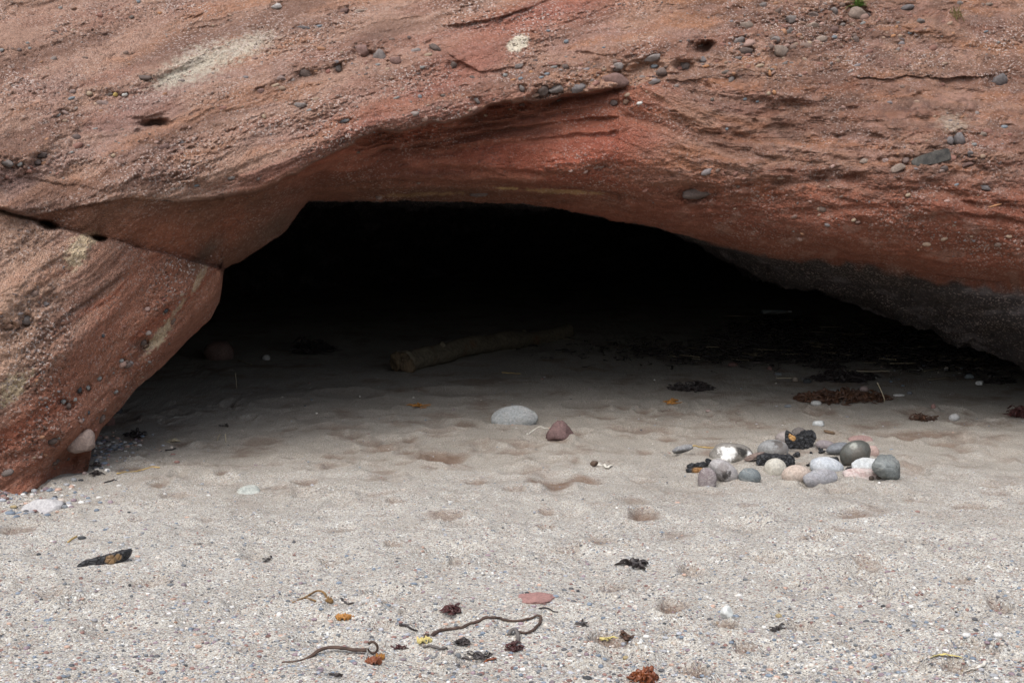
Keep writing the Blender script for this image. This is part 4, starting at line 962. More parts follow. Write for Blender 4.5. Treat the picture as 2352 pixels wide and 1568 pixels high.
def line(name, L, r, mat, label, cat, group=None, flat=1.0, n=8, taper=(1, 1), knob=.15, lift=None, free=False, twist=0.0):
    P = catmull(ground(L), n)
    if not free: P = settle(P, r * (.8 if lift is None else lift))
    k_ = np.linspace(0, 1, len(P)); R = r * np.interp(k_, [0, .5, 1], [taper[0], 1, taper[1]])
    V, Fc = tube(P, R, 10, flat if flat < 1 else (.72 if r > .004 else 1.0), twist, knob * 1.4, int(L[0][0]) % 90)
    return thing_mesh(name, V, Fc, mat, label, cat, group)

def weed(name, box, mat, label, n=40, h=.03, group=None, cat='seaweed', r=.004, seed=0, thin=False, curl=1.0, L_=.05):
    x0, y0, x1, y1 = box; g = np.random.default_rng(seed + int(x0)); items = []; k = 0; Vs, Fs = [], []
    if n < 36: box_k = .5
    else: box_k = 1.0
    for i in range(n):
        a = g.uniform(-1, 1) * box_k; b = g.uniform(-1, 1) * math.sqrt(max(0, 1 - a * a))
        p = hit((x0 + x1) / 2 + a * (x1 - x0) * .46, (y0 + y1) / 2 + (y1 - y0) * .12 + b * (y1 - y0) * .36)
        env = max(.15, 1 - a * a * .8)
        q = [p + np.array([0, 0, .002])]; dr = g.uniform(0, 2 * math.pi); l_ = L_ * g.uniform(.5, 1.3); z0 = g.uniform(0, h * env)
        for s_ in range(4):
            dr += g.normal() * .8 * curl
            st = np.array([math.cos(dr), math.sin(dr) * .7, 0]) * l_ / 4; nx = q[-1] + st; nx[2] = p[2] + max(.001, z0 * (1 - abs(s_ - 1.2) / 3.2) + g.normal() * h * .10); q.append(nx)
        P = catmull(np.array(q), 4); P[:, 2] = np.maximum(P[:, 2], p[2] - .002)
        R = r * 1.25 * g.uniform(.6, 1.6) * np.sin(np.linspace(.25, math.pi - .15, len(P)))
        V, Fc = tube(P, np.maximum(R, .0006), 6, 1.0 if thin else .28, g.uniform(-2, 2), .3, i)
        Vs.append(V); Fs.append(Fc + k); k += len(V)
    V = np.concatenate(Vs); Fc = np.concatenate(Fs)
    return thing_mesh(name, V, Fc, mat, label, cat, group)

def sheet(name, box, mat, label, cat='seaweed', seed=0, h=.03, group=None, parent=None):   # crumpled leathery blade
    x0, y0, x1, y1 = box; p0 = hit((x0 + x1) / 2, y1 - 1); sc = p0[1] / F; W = (x1 - x0) * sc; Hh = (y1 - y0) * sc
    n_ = 34; a, b = np.meshgrid(np.linspace(-1, 1, n_), np.linspace(-1, 1, n_))
    rr_ = np.sqrt(a * a + b * b); edge = np.where(rr_ > 1, 1 / np.maximum(rr_, 1e-6), 1)
    X = a * edge * W * .5 * (1 + .25 * noise(a * 1.7, b * 1.7, seed)); Y = b * edge * W * .30 * (1 + .3 * noise(a * 2, b * 2, seed + 4))
    Z = Hh * .55 * (1 - .55 * rr_ * edge) + Hh * .55 * noise(a * 2.1, b * 2.1, seed + 8) + Hh * .22 * noise(a * 5, b * 5, seed + 9)
    Z = np.maximum(Z, .001)
    P = np.stack([X, Y, Z], -1).reshape(-1, 3); f = grid_faces(n_, n_); N = n_ * n_
    P2 = P - np.array([0, 0, .0025]); bi = np.arange(N).reshape(n_, n_)
    rim = np.concatenate([bi[0], bi[1:, -1], bi[-1, -2::-1], bi[-2:0, 0][::1]])
    rn = np.roll(rim, -1); side = np.stack([rim, rn, rn + N, rim + N], -1)
    me = mesh_from(name, np.concatenate([P, P2]), np.concatenate([f, f[:, ::-1] + N, side]))
    loc = np.array([p0[0], p0[1] + W * .12, p0[2]])
    if parent is not None:
        o = link(name, me, mat, parent); o.location = Vector(loc) - parent.location; return o
    return tag(link(name, me, mat, loc=tuple(loc)), label, cat, group)

# --- lone stones
rest('stone', (1127,930,1237,973), stone_mat('grey_green_boulder', (.25,.28,.285), (.33,.33,.315), 9, .2, .8, bump=.8), 'large smooth grey-green stone half buried in the sand below the driftwood log', 'stone', None, .55, .45, roll=-4, rough=.10, seed=14, sub=5)
rest('stone', (1252,965,1322,1012), stone_mat('red_rock', (.21,.105,.095), (.13,.06,.055), 16, 0, .85, bump=.7), 'red angular rock with a pointed top beside a white string', 'stone', None, .8, .35, roll=-4, rough=.26, cuts=3, seed=9, taper=.22)
rest('stone', (468,782,538,828), stone_mat('cave_boulder', (.24,.12,.09), (.17,.09,.07), 10), 'round reddish boulder in the dark inside the cave mouth', 'stone', None, .85, .2, rough=.06, seed=15)
rest('stone', (236,966,264,996), stone_mat('red_wedge', (.25,.10,.07), (.18,.07,.05), 12), 'red wedge of rock on the sand behind the pier edge', 'stone', None, .8, .1, cuts=5, rough=.1, seed=16, dy=.2)
rest('stone', (252,945,283,975), stone_mat('dark_boulder', (.11,.115,.125), (.07,.07,.075), 10), 'dark grey rounded boulder in shade behind the pier', 'stone', None, .9, .1, rough=.06, seed=17, dy=.35)
rest('stone', (54,1151,148,1178), stone_mat('white_slab', (.52,.50,.49), (.42,.39,.40), 6, .25, .8), 'flat white slab half buried near the foot of the pier', 'stone', None, .95, .5, roll=-2, rough=.12, seed=18, Hs=21, wh=(98, 40), cuts=2)
rest('stone', (541,1106,599,1136), stone_mat('pale_green_slab', (.44,.47,.41), (.35,.38,.33), 8, .5, .75), 'pale greenish slab half buried in open sand', 'stone', None, 1.15, .6, roll=-8, rough=.10, cuts=2, seed=19, Hs=17)
rest('stone', (1169,1359,1277,1385), stone_mat('salmon_slab', (.36,.15,.12), (.27,.115,.095), 9, .0, .9, bump=.6), 'long salmon-red slab almost level with the sand', 'stone', None, .85, .6, roll=-3, rough=.22, seed=20, Hs=8, wh=(114, 17), yaw=4)
rest('stone', (1653,1396,1684,1423), stone_mat('chalk_stone', (.62,.64,.60), (.50,.53,.50), 12), 'chalk-white stone alone on the coarse shingle', 'stone', None, .9, .35, rough=.08, cuts=2, seed=22)
rest('stone', (2178,952,2204,968), stone_mat('pale_oval', (.46,.46,.45), (.32,.31,.29), 10, .3), 'smooth pale oval stone beyond the fire ring near a dark weed scrap', 'stone', None, .8, .2, roll=-12, rough=.05, seed=23)
rest('stone', (1861,921,1887,933), stone_mat('white_dome', (.50,.49,.46)), 'white domed stone at the edge of the brown seaweed heap', 'stone', None, .8, .25, rough=.05, seed=24)
rest('stone', (1866,965,1894,978), stone_mat('white_angular', (.46,.48,.47)), 'whitish angular stone between the seaweed heap and the fire ring', 'stone', None, .7, .25, rough=.08, cuts=4, box=.3, seed=25)
rest('stone', (2240,874,2260,885), stone_mat('bright_white', (.70,.70,.68)), 'bright white stone by dark weed near the rock wall', 'stone', None, .8, .2, rough=.1, cuts=2, seed=26)
rest('stone', (2215,859,2238,870), stone_mat('blue_flat', (.20,.25,.27)), 'blue-grey flat stone near the rock wall of the cave', 'stone', None, .7, .25, rough=.06, seed=27)
for bx_, c_, lb in [((1974,886,1996,898),'p','pinkish flat stone in the cave mouth above the seaweed heap'),((2051,904,2078,910),'w','thin white flat stone beside an upright straw'),((1904,894,1932,900.5),'l','long bluish stone behind the seaweed heap'),
    ((1844,870,1864,880.5),'k','dark round stone at the end of the black weed heap'),((1819,865,1834,876),'t','tan stone next to the black weed heap'),((1801,929,1818,936),'b','flat slate pebble before the brown seaweed heap'),((2138,927,2149,938),'r','small red stone standing by the cave mouth'),
    ((2083,898,2095,905),'b','small blue-grey stone beyond the upright straw'),((1671,832,1695,842),'r','reddish stone deep in the cave shade'),((1762,841,1774,850),'r','rusty pebble near the strandline in the cave'),((1779,855,1796,862),'b','grey pebble in the cave shade by a straw'),
    ((143,1158,156,1167),'b','blue-grey pebble at the end of the white slab'),((23,1162,40,1168.5),'y','yellow pebble near the white slab'),((178,1230,198,1237.5),'k','dark striped oval pebble near an orange straw'),((829,1374,850,1385.5),'w','white oblong pebble beside the black curled weed'),
    ((1045,1499,1059,1511.5),'b','bright blue-grey pebble below the dark weed'),((2280,1451,2304,1464),'w','long white flat pebble near the wide hollow in the sand'),((2208,1462,2228,1473.5),'w','round white pebble above the wide hollow'),((602,814,621,826.5),'w','white shell-like stone in the cave shade'),
    ((1430,1505,1444,1514),'y','yellow limpet shell on the shingle'),((1781,1407,1796,1418),'y','yellow snail shell in the shingle'),((1620,941,1632,947),'p','pale pink pebble on open sand')]:
    rest('pebble', bx_, stone_mat('pebble_' + WORD.get(c_, 'pale').replace(' ', '_').replace('-', '_'), PAL[c_], scale=14), lb, 'shell' if 'shell on' in lb or 'snail' in lb else 'pebble', None, .8, .25, rough=.07, sub=3)

# --- scattered pebbles, one by one
PEB = []
def peb(L, ox, oy, s):
    for a, b, w_, h_, c_ in L: PEB.append((ox + a * s, oy + b * s, w_ * s, h_ * s, c_))
S_ = .24413
peb([(345,178,55,35,'b'),(385,150,45,28,'b'),(688,150,60,45,'l'),(790,92,45,40,'p'),(315,255,65,50,'l'),(300,295,50,40,'w'),(50,332,65,30,'r'),(40,290,45,35,'w'),(360,855,45,32,'k'),(885,540,45,28,'l'),(2296,773,40,26,'b'),(1990,745,30,22,'b'),(2068,895,32,22,'b'),(1725,962,50,25,'b'),(1430,780,36,20,'b'),(1548,290,34,24,'w'),(1900,195,34,26,'l'),(1960,302,45,25,'w'),(1210,463,34,18,'k'),(1135,445,30,18,'r'),(1015,68,26,36,'b'),(755,160,50,22,'k'),(620,200,60,30,'l'),(685,210,50,20,'w'),(475,240,40,28,'b')], 0, 1062.3, S_)
peb([(605,120,42,30,'b'),(1218,132,36,28,'k'),(1597,130,68,30,'b'),(1725,128,56,40,'u'),(900,188,34,28,'u'),(340,290,50,28,'u'),(385,265,34,24,'k'),(70,405,50,34,'b'),(1990,305,34,22,'b'),(755,65,40,28,'r'),(400,92,46,24,'w'),(2180,337,52,34,'w'),(1650,483,40,24,'o'),(1275,537,40,24,'r'),(1190,695,36,34,'w'),(1695,682,44,36,'l'),(1370,790,45,30,'b'),(1425,795,40,30,'u'),(915,802,42,36,'b'),(895,832,30,26,'b'),(1745,890,42,26,'k'),(1260,905,40,36,'b'),(1285,940,40,40,'k'),(1500,860,40,26,'u'),(740,968,40,22,'b'),(640,985,44,30,'b'),(320,1035,40,30,'b'),(1635,995,36,28,'b'),(1165,880,36,22,'o'),(1135,902,52,20,'w'),(1075,985,50,28,'u'),(335,858,40,24,'b'),(2230,768,40,26,'b'),(995,555,40,30,'k'),(185,832,30,28,'b'),(2190,968,50,24,'u')], 0, 1309.8, S_)
peb([(890,228,52,26,'l'),(355,283,44,28,'b'),(1365,323,62,26,'l'),(1745,310,46,28,'b'),(1745,360,44,30,'b'),(430,123,36,24,'b'),(655,85,56,22,'b'),(810,85,38,24,'w'),(1260,100,56,26,'l'),(1590,175,45,26,'w'),(2090,285,38,26,'b'),(170,612,62,30,'r'),(610,662,66,32,'b'),(255,655,44,30,'l'),(825,600,44,30,'b'),(1440,835,60,26,'u'),(1935,510,44,30,'b'),(2050,600,42,36,'w'),(1885,762,62,30,'u'),(1725,815,44,28,'b'),(475,1035,45,35,'u'),(310,990,45,28,'b'),(150,1022,36,30,'r'),(655,945,60,26,'u'),(715,970,38,30,'b'),(1075,885,42,30,'b'),(1660,830,56,28,'u'),(2335,990,40,36,'b'),(1190,1050,44,28,'r'),(1600,990,40,30,'o'),(1870,920,48,30,'b'),(1930,945,48,26,'l'),(500,965,36,24,'u'),(1715,105,30,20,'b')], 574.2, 1309.8, S_)
peb([(670,123,36,22,'r'),(1120,387,42,34,'r'),(765,493,62,38,'b'),(670,478,32,24,'b'),(1375,140,40,24,'r'),(605,180,52,22,'b'),(255,205,48,22,'k'),(760,635,45,32,'b'),(1165,463,34,24,'b'),(1545,497,40,26,'k'),(1560,628,64,34,'l'),(1185,690,32,20,'b'),(385,770,38,22,'r'),(195,795,38,30,'r'),(240,862,50,30,'b'),(370,945,60,42,'b'),(385,1018,48,30,'b'),(825,1003,80,40,'k'),(860,885,42,26,'b'),(1195,885,44,24,'r'),(1035,993,44,34,'r'),(1105,1035,56,34,'b'),(1385,915,50,28,'b'),(1380,943,40,20,'b'),(650,1035,70,36,'r'),(490,1040,56,40,'u'),(960,1030,32,40,'l'),(1545,875,66,30,'l'),(1480,545,44,34,'l'),(205,695,50,28,'l'),(660,790,56,34,'p'),(745,790,50,24,'w'),(660,850,56,20,'w'),(1130,985,50,24,'r'),(1875,340,36,26,'l'),(2310,80,50,28,'b'),(2075,60,36,26,'w'),(115,910,36,44,'r'),(1670,875,40,22,'l'),(1960,895,36,36,'b'),(2295,935,60,34,'b'),(1635,985,60,24,'l'),(2005,680,36,26,'r')], 1148.4, 1309.8, S_)
peb([(950,303,50,28,'r'),(1192,297,48,46,'p'),(1148,300,46,26,'k'),(640,178,32,22,'b'),(375,248,32,26,'u'),(1348,198,38,22,'b'),(1890,65,36,30,'b'),(1803,157,30,22,'b'),(650,458,36,26,'w'),(772,447,50,30,'u'),(440,468,32,24,'r'),(1360,510,42,24,'k'),(1795,468,36,26,'b'),(910,645,42,24,'b'),(845,690,52,24,'b'),(418,808,44,36,'w'),(95,785,44,36,'w'),(692,825,38,38,'b'),(595,873,40,26,'b'),(315,908,36,30,'b'),(582,935,38,40,'b'),(1010,880,40,38,'l'),(1010,733,40,26,'b'),(1220,680,34,26,'u'),(2010,762,46,30,'r'),(1075,435,60,22,'b'),(1550,297,46,22,'b'),(1130,722,30,26,'o'),(860,783,40,36,'b'),(1840,795,44,24,'r'),(2115,918,46,32,'w'),(2100,895,80,36,'l'),(930,860,36,26,'r'),(2335,935,40,40,'w'),(1610,660,34,22,'w'),(525,720,36,22,'b'),(540,298,34,22,'b'),(290,188,40,18,'b')], 1722.6, 1309.8, .26757)
g = np.random.default_rng(42)
while len(PEB) < 268:                       # the next largest of the shingle
    yy = 1568 - abs(g.normal()) * 220; xx = g.uniform(5, 2345)
    if yy < 1130 or (xx < 260 and yy < 1150): continue
    w_ = g.uniform(6.5, 11) * (yy / 1500); PEB.append((xx, yy, w_, w_ * g.uniform(.5, .75), 'bbbulwrrkplb'[int(g.integers(12))]))
PW = dict(b='slate-blue', k='black', l='pale grey', w='white', r='brick-red', u='purple-grey', o='orange', p='pale pink')
pm_ = {k: stone_mat('shingle_' + PW[k].replace(' ', '_').replace('-', '_'), PAL[k], scale=40, fine=200, rough=.7) for k in PW}
_n = 0
pp = np.array([(p[0], p[1] + p[3] / 2) for p in PEB]); PH = np.array([hit(a, b) for a, b in pp])
shapes = {}
for i, (a, b, w_, h_, c_) in enumerate(PEB):
    s_ = PH[i][1] / F; W, H = w_ * s_, h_ * s_
    V, Fc = stone_shape(W, W * .85, max(H, W * .4), 500 + i, rough=.07, sub=3)
    V = V @ rot('Z', g.uniform(-.7, .7)).T; V[:, 2] += V[:, 2].max() * .35
    o = link('pebble', mesh_from('pebble', V, Fc), pm_[c_], loc=(PH[i][0], PH[i][1] + W * .3, PH[i][2]))
    tag(o, 'small smooth ' + PW[c_] + ' pebble scattered on the open shingle', 'pebble', 'loose pebbles scattered over the sand')

# --- gravel nobody could count
items = []
def gravel(n, fx, fy, smin, smax, sub):
    X = []; Y = []
    xs_, ys_ = fx(n), fy(n)
    pts = plane_hit(xs_, ys_); z = sand_z(pts[:, 0], pts[:, 1])
    cols = [(.52,.48,.43),(.44,.38,.33),(.30,.30,.31),(.17,.205,.25),(.17,.205,.25),(.24,.14,.12),(.60,.585,.56),(.09,.09,.095),(.25,.19,.21),(.42,.29,.23),(.36,.37,.40)]
    V0, F0 = ico(sub)
    for i in range(n):
        s_ = smin + (smax - smin) * g.random() ** 2.2
        V = V0 * np.array([s_ * g.uniform(.8, 1.5), s_ * g.uniform(.8, 1.2), s_ * g.uniform(.45, .8)])
        a = g.uniform(0, 6.3); c_, s2 = math.cos(a), math.sin(a); V = V @ np.array([[c_, -s2, 0], [s2, c_, 0], [0, 0, 1]]).T
        items.append((V + np.array([pts[i, 0], pts[i, 1], z[i] + s_ * .12]), F0, np.array(cols[int(g.integers(len(cols)))]) * g.uniform(.8, 1.15)))
U_ = lambda a, b: (lambda n: g.uniform(a, b, n))
gravel(2600, U_(-60, 2412), lambda n: 1600 - np.abs(g.normal(size=n)) * 200, .0034, .0085, 2)
gravel(5200, U_(-60, 2412), lambda n: 1600 - np.abs(g.normal(size=n)) * 240, .0022, .0046, 1)
gravel(1300, U_(-60, 2412), lambda n: g.uniform(1000, 1560, n), .0022, .0055, 1)
gravel(230, lambda n: -20 + np.abs(g.normal(size=n)) * 150, lambda n: 1150 + g.normal(size=n) * 18, .004, .016, 2)
gravel(260, lambda n: 215 + np.abs(g.normal(size=n)) * 60, lambda n: 1035 + g.normal(size=n) * 24, .004, .016, 2)
gravel(160, U_(500, 2352), lambda n: g.uniform(850, 1000, n), .003, .010, 2)
gravel(110, lambda n: 2180 + g.normal(size=n) * 130, lambda n: 850 + g.normal(size=n) * 22, .004, .018, 2)
o = scatter_mesh('gravel', items, None, SMALL); o['kind'] = 'stuff'; tag(o, 'fine multicoloured shingle strewn over the sand', 'gravel')

# --- driftwood log
m = NT('driftwood'); co = m.coord()
wv = m.noise(m.map(co, (3, 40, 40)), 1.0, 5, .65); col = m.mix(m.ramp(wv, [(.3, 0.), (.7, 1.)]), (.07, .06, .043), (.18, .15, .105))
col = m.mix(m.ramp(m.noise(co, 5, 4, .6), [(.55, 0.), (.7, .8)]), col, (.12, .06, .03))
LOG = m.done(col, .9, m.bump(wv, .9, .012, m.bump(m.noise(co, 30, 4, .7), .6, .01)), .2)
m = NT('broken_wood'); co = m.coord(); wv = m.noise(m.map(co, (40, 12, 12)), 1.0, 5, .7)
ENDW = m.done(m.mix(m.ramp(wv, [(.3, 0.), (.7, 1.)]), (.05, .038, .026), (.17, .12, .07)), .85, m.bump(wv, .9, .012), .2)
a_ = hit(930, 852); b_ = hit(1300, 772)
ax = b_ - a_; ax[2] = 0; Lg = np.linalg.norm(ax)
r_ = 27 * a_[1] / F
P = np.array([a_ + (b_ - a_) * k_ + np.array([0, 0, r_ * .72 - .15 * r_ * k_ + .025 * math.sin(k_ * 5)]) + np.array([.02 * math.sin(k_ * 7), 0.04 * math.sin(k_ * 4), 0]) for k_ in np.linspace(0, 1, 14)])
P[:, 2] = np.maximum(P[:, 2], sand_z(P[:, 0], P[:, 1]) + r_ * .55)
P = catmull(P, 9); k_ = np.linspace(0, 1, len(P)); R = r_ * np.interp(k_, [0, .06, .3, .7, 1], [1.12, 1.0, .88, .86, .78])
V, Fc = tube(P, R, 28, 1.0, 0, .0, 3)
i_ = np.arange(len(V)); nn = .055 * (fbm(V[:, 0] * 2.2, V[:, 1] * 2.2, V[:, 2] * 9, 4) + .5 * fbm(V[:, 0] * 9, V[:, 1] * 9, V[:, 2] * 18, 3)) * r_ / .1
ctr = np.concatenate([np.repeat(P, 28, 0), P[:1], P[-1:]]); dv = V - ctr; V = ctr + dv * (1 + nn / r_ * .42)[:, None]
org = np.array([P[0][0], P[0][1], P[0][2] - r_])
log = tag(link('driftwood_log', mesh_from('driftwood_log', V - org, Fc), LOG, loc=tuple(org)), 'long weathered driftwood log lying in the gloom of the cave', 'driftwood log')
axn = (P[0] - P[3]); axn /= np.linalg.norm(axn)
lobes = []; kk = 0; Vs = []; Fs = []
for (dx, dz, s1, s2) in [(-.55, .1, .62, .95), (.45, -.15, .72, .8), (.1, .45, .6, .5)]:
    V, Fc = stone_shape(r_ * 2 * s1, r_ * 1.5, r_ * 2 * s2, 40 + kk, rough=.3, sub=4, cuts=2)
    Vs.append(V + P[0] - org + axn * r_ * .25 + np.array([dx * r_, 0, dz * r_])); Fs.append(Fc + sum(len(v) for v in Vs[:-1])); kk += 1
link('broken_end', mesh_from('broken_end', np.concatenate(Vs), np.concatenate(Fs)), ENDW, log)

for kq, th_, sz in [(22, .9, .032), (55, -.4, .026), (84, 1.4, .022)]:
    V, Fc = stone_shape(sz * 2.2, sz * 2, sz * 2.4, 60 + kq, rough=.25, cuts=2, sub=3)
    link('branch_stub', mesh_from('branch_stub', V + P[kq] - org + np.array([0, -math.cos(th_) * R[kq] * .8, abs(math.sin(th_)) * R[kq] * .85]), Fc), LOG, log)
# --- plastic bottle on its side, deep in the cave
p1, p2 = hit(1749, 722), hit(1818, 720)
n_ = 60; kx = np.linspace(0, 1, n_); r0 = 5.0 * p1[1] / F
prof = np.interp(kx, [0, .02, .06, .62, .80, .86, .865, 1.0], [.55, .92, 1, 1, .62, .38, .34, .34]) + .05 * np.sin(kx * 75) * ((kx > .1) & (kx < .6))
P = p1 + (p2 - p1) * kx[:, None]; P[:, 2] = np.maximum(P[:, 2].mean(), sand_z(P[:, 0], P[:, 1]).max()) + r0 * .9
V, Fc = tube(P[:54], (r0 * prof)[:54], 20); org = P[0] - np.array([0, 0, r0])
m = NT('clear_plastic'); m.b.inputs['Transmission Weight'].default_value = .55
PLAST = m.done((.75, .85, .90), .12, None, .6)
bt = tag(link('plastic_bottle', mesh_from('plastic_bottle', V - org, Fc), PLAST, loc=tuple(org)), 'clear ribbed plastic bottle lying on its side deep in the cave', 'bottle')
V, Fc = tube(P[52:], (r0 * .42), 20); link('bottle_cap', mesh_from('bottle_cap', V - org, Fc), fibre_mat('blue_plastic', (.55, .62, .66), (.5, .58, .62), 8, .4), bt)

# --- charred board by itself in the foreground
P4 = lambda L: [(a * S_, 1062.3 + b * S_) for a, b in L]
bd = hit(232, 1303)
wedge('charred_board', P4([(712,990),(722,962),(748,940),(860,910),(970,884),(1080,850),(1150,838),(1192,838),(1192,868),(1168,912),(1120,950),(1070,966),(940,962),(870,968),(800,988)]), bd[1] + .02, .05,
      lambda f: charmat('charred_board', [(f(1040 * S_, 1062.3 + 915 * S_), .020, (.24, .145, .065)), (f(1115 * S_, 1062.3 + 885 * S_), .012, (.24, .145, .065))]), 'black charred piece of board with a scraped brown patch', 'charred wood')

# --- straw
SG = 'straws lying about'
for L, r, mt, lb in [([(269,1088),(320,1081),(367,1075)], .0035, STRAW, 'long yellow straw near the foot of the pier'), ([(1589,1027),(1620,1028),(1650,1029.5)], .004, STRAW, 'yellow straw pointing to the fire ring from the grey angular rock'),
    ([(1959,867),(1982,868),(2001,867)], .006, STRAW, 'orange straw lying across the black weed heap'), ([(1951,852),(1998,854),(2042,853)], .004, PSTRAW, 'long pale straw above the black weed heap'), ([(1960,741),(1990,751),(2027,763)], .005, PSTRAW, 'slanting pale straw deep in the cave near the rock wall'),
    ([(1845,787),(1880,787)], .005, PSTRAW, 'short pale straw above the strandline'), ([(1783,869.5),(1819,868.5)], .004, PSTRAW, 'straw lying beside the tan stone'), ([(547,827),(562,833),(578,838)], .004, PSTRAW, 'thin straw near the white shell-like stone'),
    ([(1153,856),(1172,857),(1195,859)], .004, STRAW, 'yellow straw below the driftwood log'), ([(1265,778),(1292,779),(1317,781)], .004, PSTRAW, 'thin straw at the far end of the driftwood log'), ([(1665,726),(1705,727),(1750,724.5)], .005, PSTRAW, 'straw pointing at the plastic bottle'), ([(156,1246),(176,1233)], .0035, STRAW, 'short orange straw touching the striped pebble'),
    ([(380,1035),(392,1034),(404,1031)], .005, BLACKW, 'dark twig on the sand inside the cave mouth'), ([(240,1110),(252,1106),(262,1102)], .003, BLACKW, 'short black twig near the long yellow straw')]:
    line('twig' if 'twig' in lb else 'straw', L, r, mt, lb, 'twig' if 'twig' in lb else 'straw', SG if 'straw' in lb.split(' near')[0] else None)
for L, lb in [([(2031,923,0),(2031,923,.02),(2023,923,.075),(2014,923,.125)], 'thick pale straw standing upright in the seaweed heap'), ([(543,890,0),(542.5,890,.05),(541,890,.10)], 'thin straw standing upright in the sand, topmost of three'), ([(499,1011,0),(502,1011,.02),(506,1011,.034)], 'short straw standing aslant in the sand'), ([(519,1016,0),(518.5,1016,.025),(518,1016,.048)], 'short straw standing straight up in the sand')]:
    line('straw', L, .0045 if 'thick' in lb else .0025, PSTRAW, lb, 'straw', SG, free=True)
line('string', [(1211,998.6),(1217,996),(1223,991.6),(1230,986),(1237,982),(1247,983),(1260,987)], .0045, WHITE, 'white frayed string beside the red angular rock', 'string')
line('bleached_stick', [(1366,1066),(1375,1069),(1390,1073),(1400,1073),(1407,1070)], .008, WHITE, 'bleached splintered stick on the open sand', 'stick', taper=(1.4, .4), knob=.5)
rest('bark_scrap', (1355,1058,1375,1071), fibre_mat('bark', (.09,.055,.035), (.05,.03,.02)), 'brown scrap of bark at the end of the bleached stick', 'bark', None, .7, .1, cuts=4, sub=3)
rest('driftwood_scrap', c6(945,1168,1008,1198), fibre_mat('scrap', (.14,.09,.05), (.08,.05,.03)), 'brown scrap of driftwood lying on the flat mauve stone', 'driftwood', None, .5, .1, roll=14, wh=(27, 8), box=.5, sub=3, lift=.05)

# --- seaweed
line('kelp_stalk', [(977,1468),(994,1459),(1021,1448),(1052,1443),(1082,1433),(1111,1423),(1133,1420),(1148,1422),(1172,1428),(1197,1427),(1219,1422,.004),(1234,1419,.008),(1242,1423,.008),(1240,1432,.004),(1231,1443),(1219,1452),(1202,1455),(1182,1453)], .0047, KELP, 'long brown kelp stalk bent back on itself like a hook', 'kelp', taper=(1.4, .9), knob=.34)
ks = line('kelp_stalk', [(647,1521),(677,1518.5),(696,1515),(716,1508,.004),(733,1501,.01),(755,1497,.014),(784,1498,.013),(813,1500,.010),(842,1502,.012)], .0062, KELP, 'straight dark kelp stalk ending in a curled rusty frond', 'kelp', taper=(.55, 1.15), knob=.18, free=True)
q0 = hit(856, 1506)
ang = np.linspace(-2.9, 2.4, 40); Pl = np.stack([q0[0] + .014 * np.cos(ang[::-1]), q0[1] + .006 * np.sin(ang), q0[2] + .024 + .017 * np.sin(ang[::-1])], -1)
V, Fc = tube(Pl, np.interp(np.linspace(0, 1, 40), [0, 1], [.0042, .0026]), 8); link('curl', mesh_from('curl', V - np.array(ks.location), Fc), KELP, ks)
sheet('frond', (838,1499,876,1527), RUST, '', seed=3, parent=ks); sheet('frond', (862,1496,884,1514), AMBER, '', seed=9, parent=ks)
dk = line('dried_kelp', [(673,1383),(701,1374,.004),(716,1369,.01),(730,1366,.014),(745,1370,.012),(753,1381,.0)], .0042, KELPT, 'dry tan kelp stalk arched over the sand', 'kelp', free=True, knob=.25)
Pq = catmull(ground([(701,1374,.004),(715,1379,.004),(726,1381,.001)]), 6); V, Fc = tube(Pq, .003, 7); link('side_branch', mesh_from('side_branch', V - np.array(dk.location), Fc), KELPT, dk)
sheet('frayed_tip', (746,1368,765,1385), KELPT, '', seed=13, parent=dk)
line('black_weed_curl', [(784,1375),(788,1382),(798,1388),(806,1387),(812,1386)], .0042, BLACKW, 'black curled strand of weed beside the white oblong pebble', 'seaweed', flat=.5, knob=.3)
sheet('amber_seaweed', (769,1403,811,1424), AMBER, 'crumpled amber scrap of seaweed on the shingle', seed=21)
line('black_twig', [(917,1437),(931,1438),(943,1445),(960,1451)], .0038, BLACKW, 'thin black twig of weed above the kelp stalk end', 'seaweed', taper=(1.2, .5))
line('grey_twig', [(972,1489),(990,1487),(1005,1491),(1025,1492)], .0055, GREYW, 'stubby grey length of stalk below the hooked kelp', 'kelp', taper=(.7, .8), knob=.3)
line('coiled_stalk', [(1168,1460,.004),(1175,1457,.014),(1184,1458,.016),(1190,1466,.008),(1188,1476,.0)], .006, GREYW, 'grey coiled stalk arching above a maroon weed tuft', 'kelp', free=True, knob=.25)
line('thin_twig', [(1238,1398),(1248,1397,.003),(1260,1400,.004),(1270,1404),(1282,1407)], .0022, BLACKW, 'hair-thin black twig between the red slab and the hooked kelp', 'seaweed', knob=.3)
line('red_curl', [(1114,1523),(1120,1518),(1128,1516),(1139,1514)], .0045, RUST, 'rusty red curl of weed below the black weed trail', 'seaweed', flat=.6)
line('yellow_strip', [(2136,1514.5),(2148,1509),(2161,1506.5),(2174,1507),(2186,1508),(2198,1511),(2210,1515)], .0062, YELLOW, 'pale yellow strip of kelp arched in the sand', 'kelp', flat=.35, taper=(.5, .4), knob=.1)
line('white_stick', [(2220,1544),(2234,1540),(2247,1535),(2260,1528),(2271,1521)], .005, WHITE, 'bleached white stick in the shingle below the yellow strip', 'stick', taper=(.5, 1))
sheet('yellow_scrap', (957,1456,993,1477), YELLOW, 'yellowed frayed scrap of kelp at the butt of the hooked stalk', seed=31)
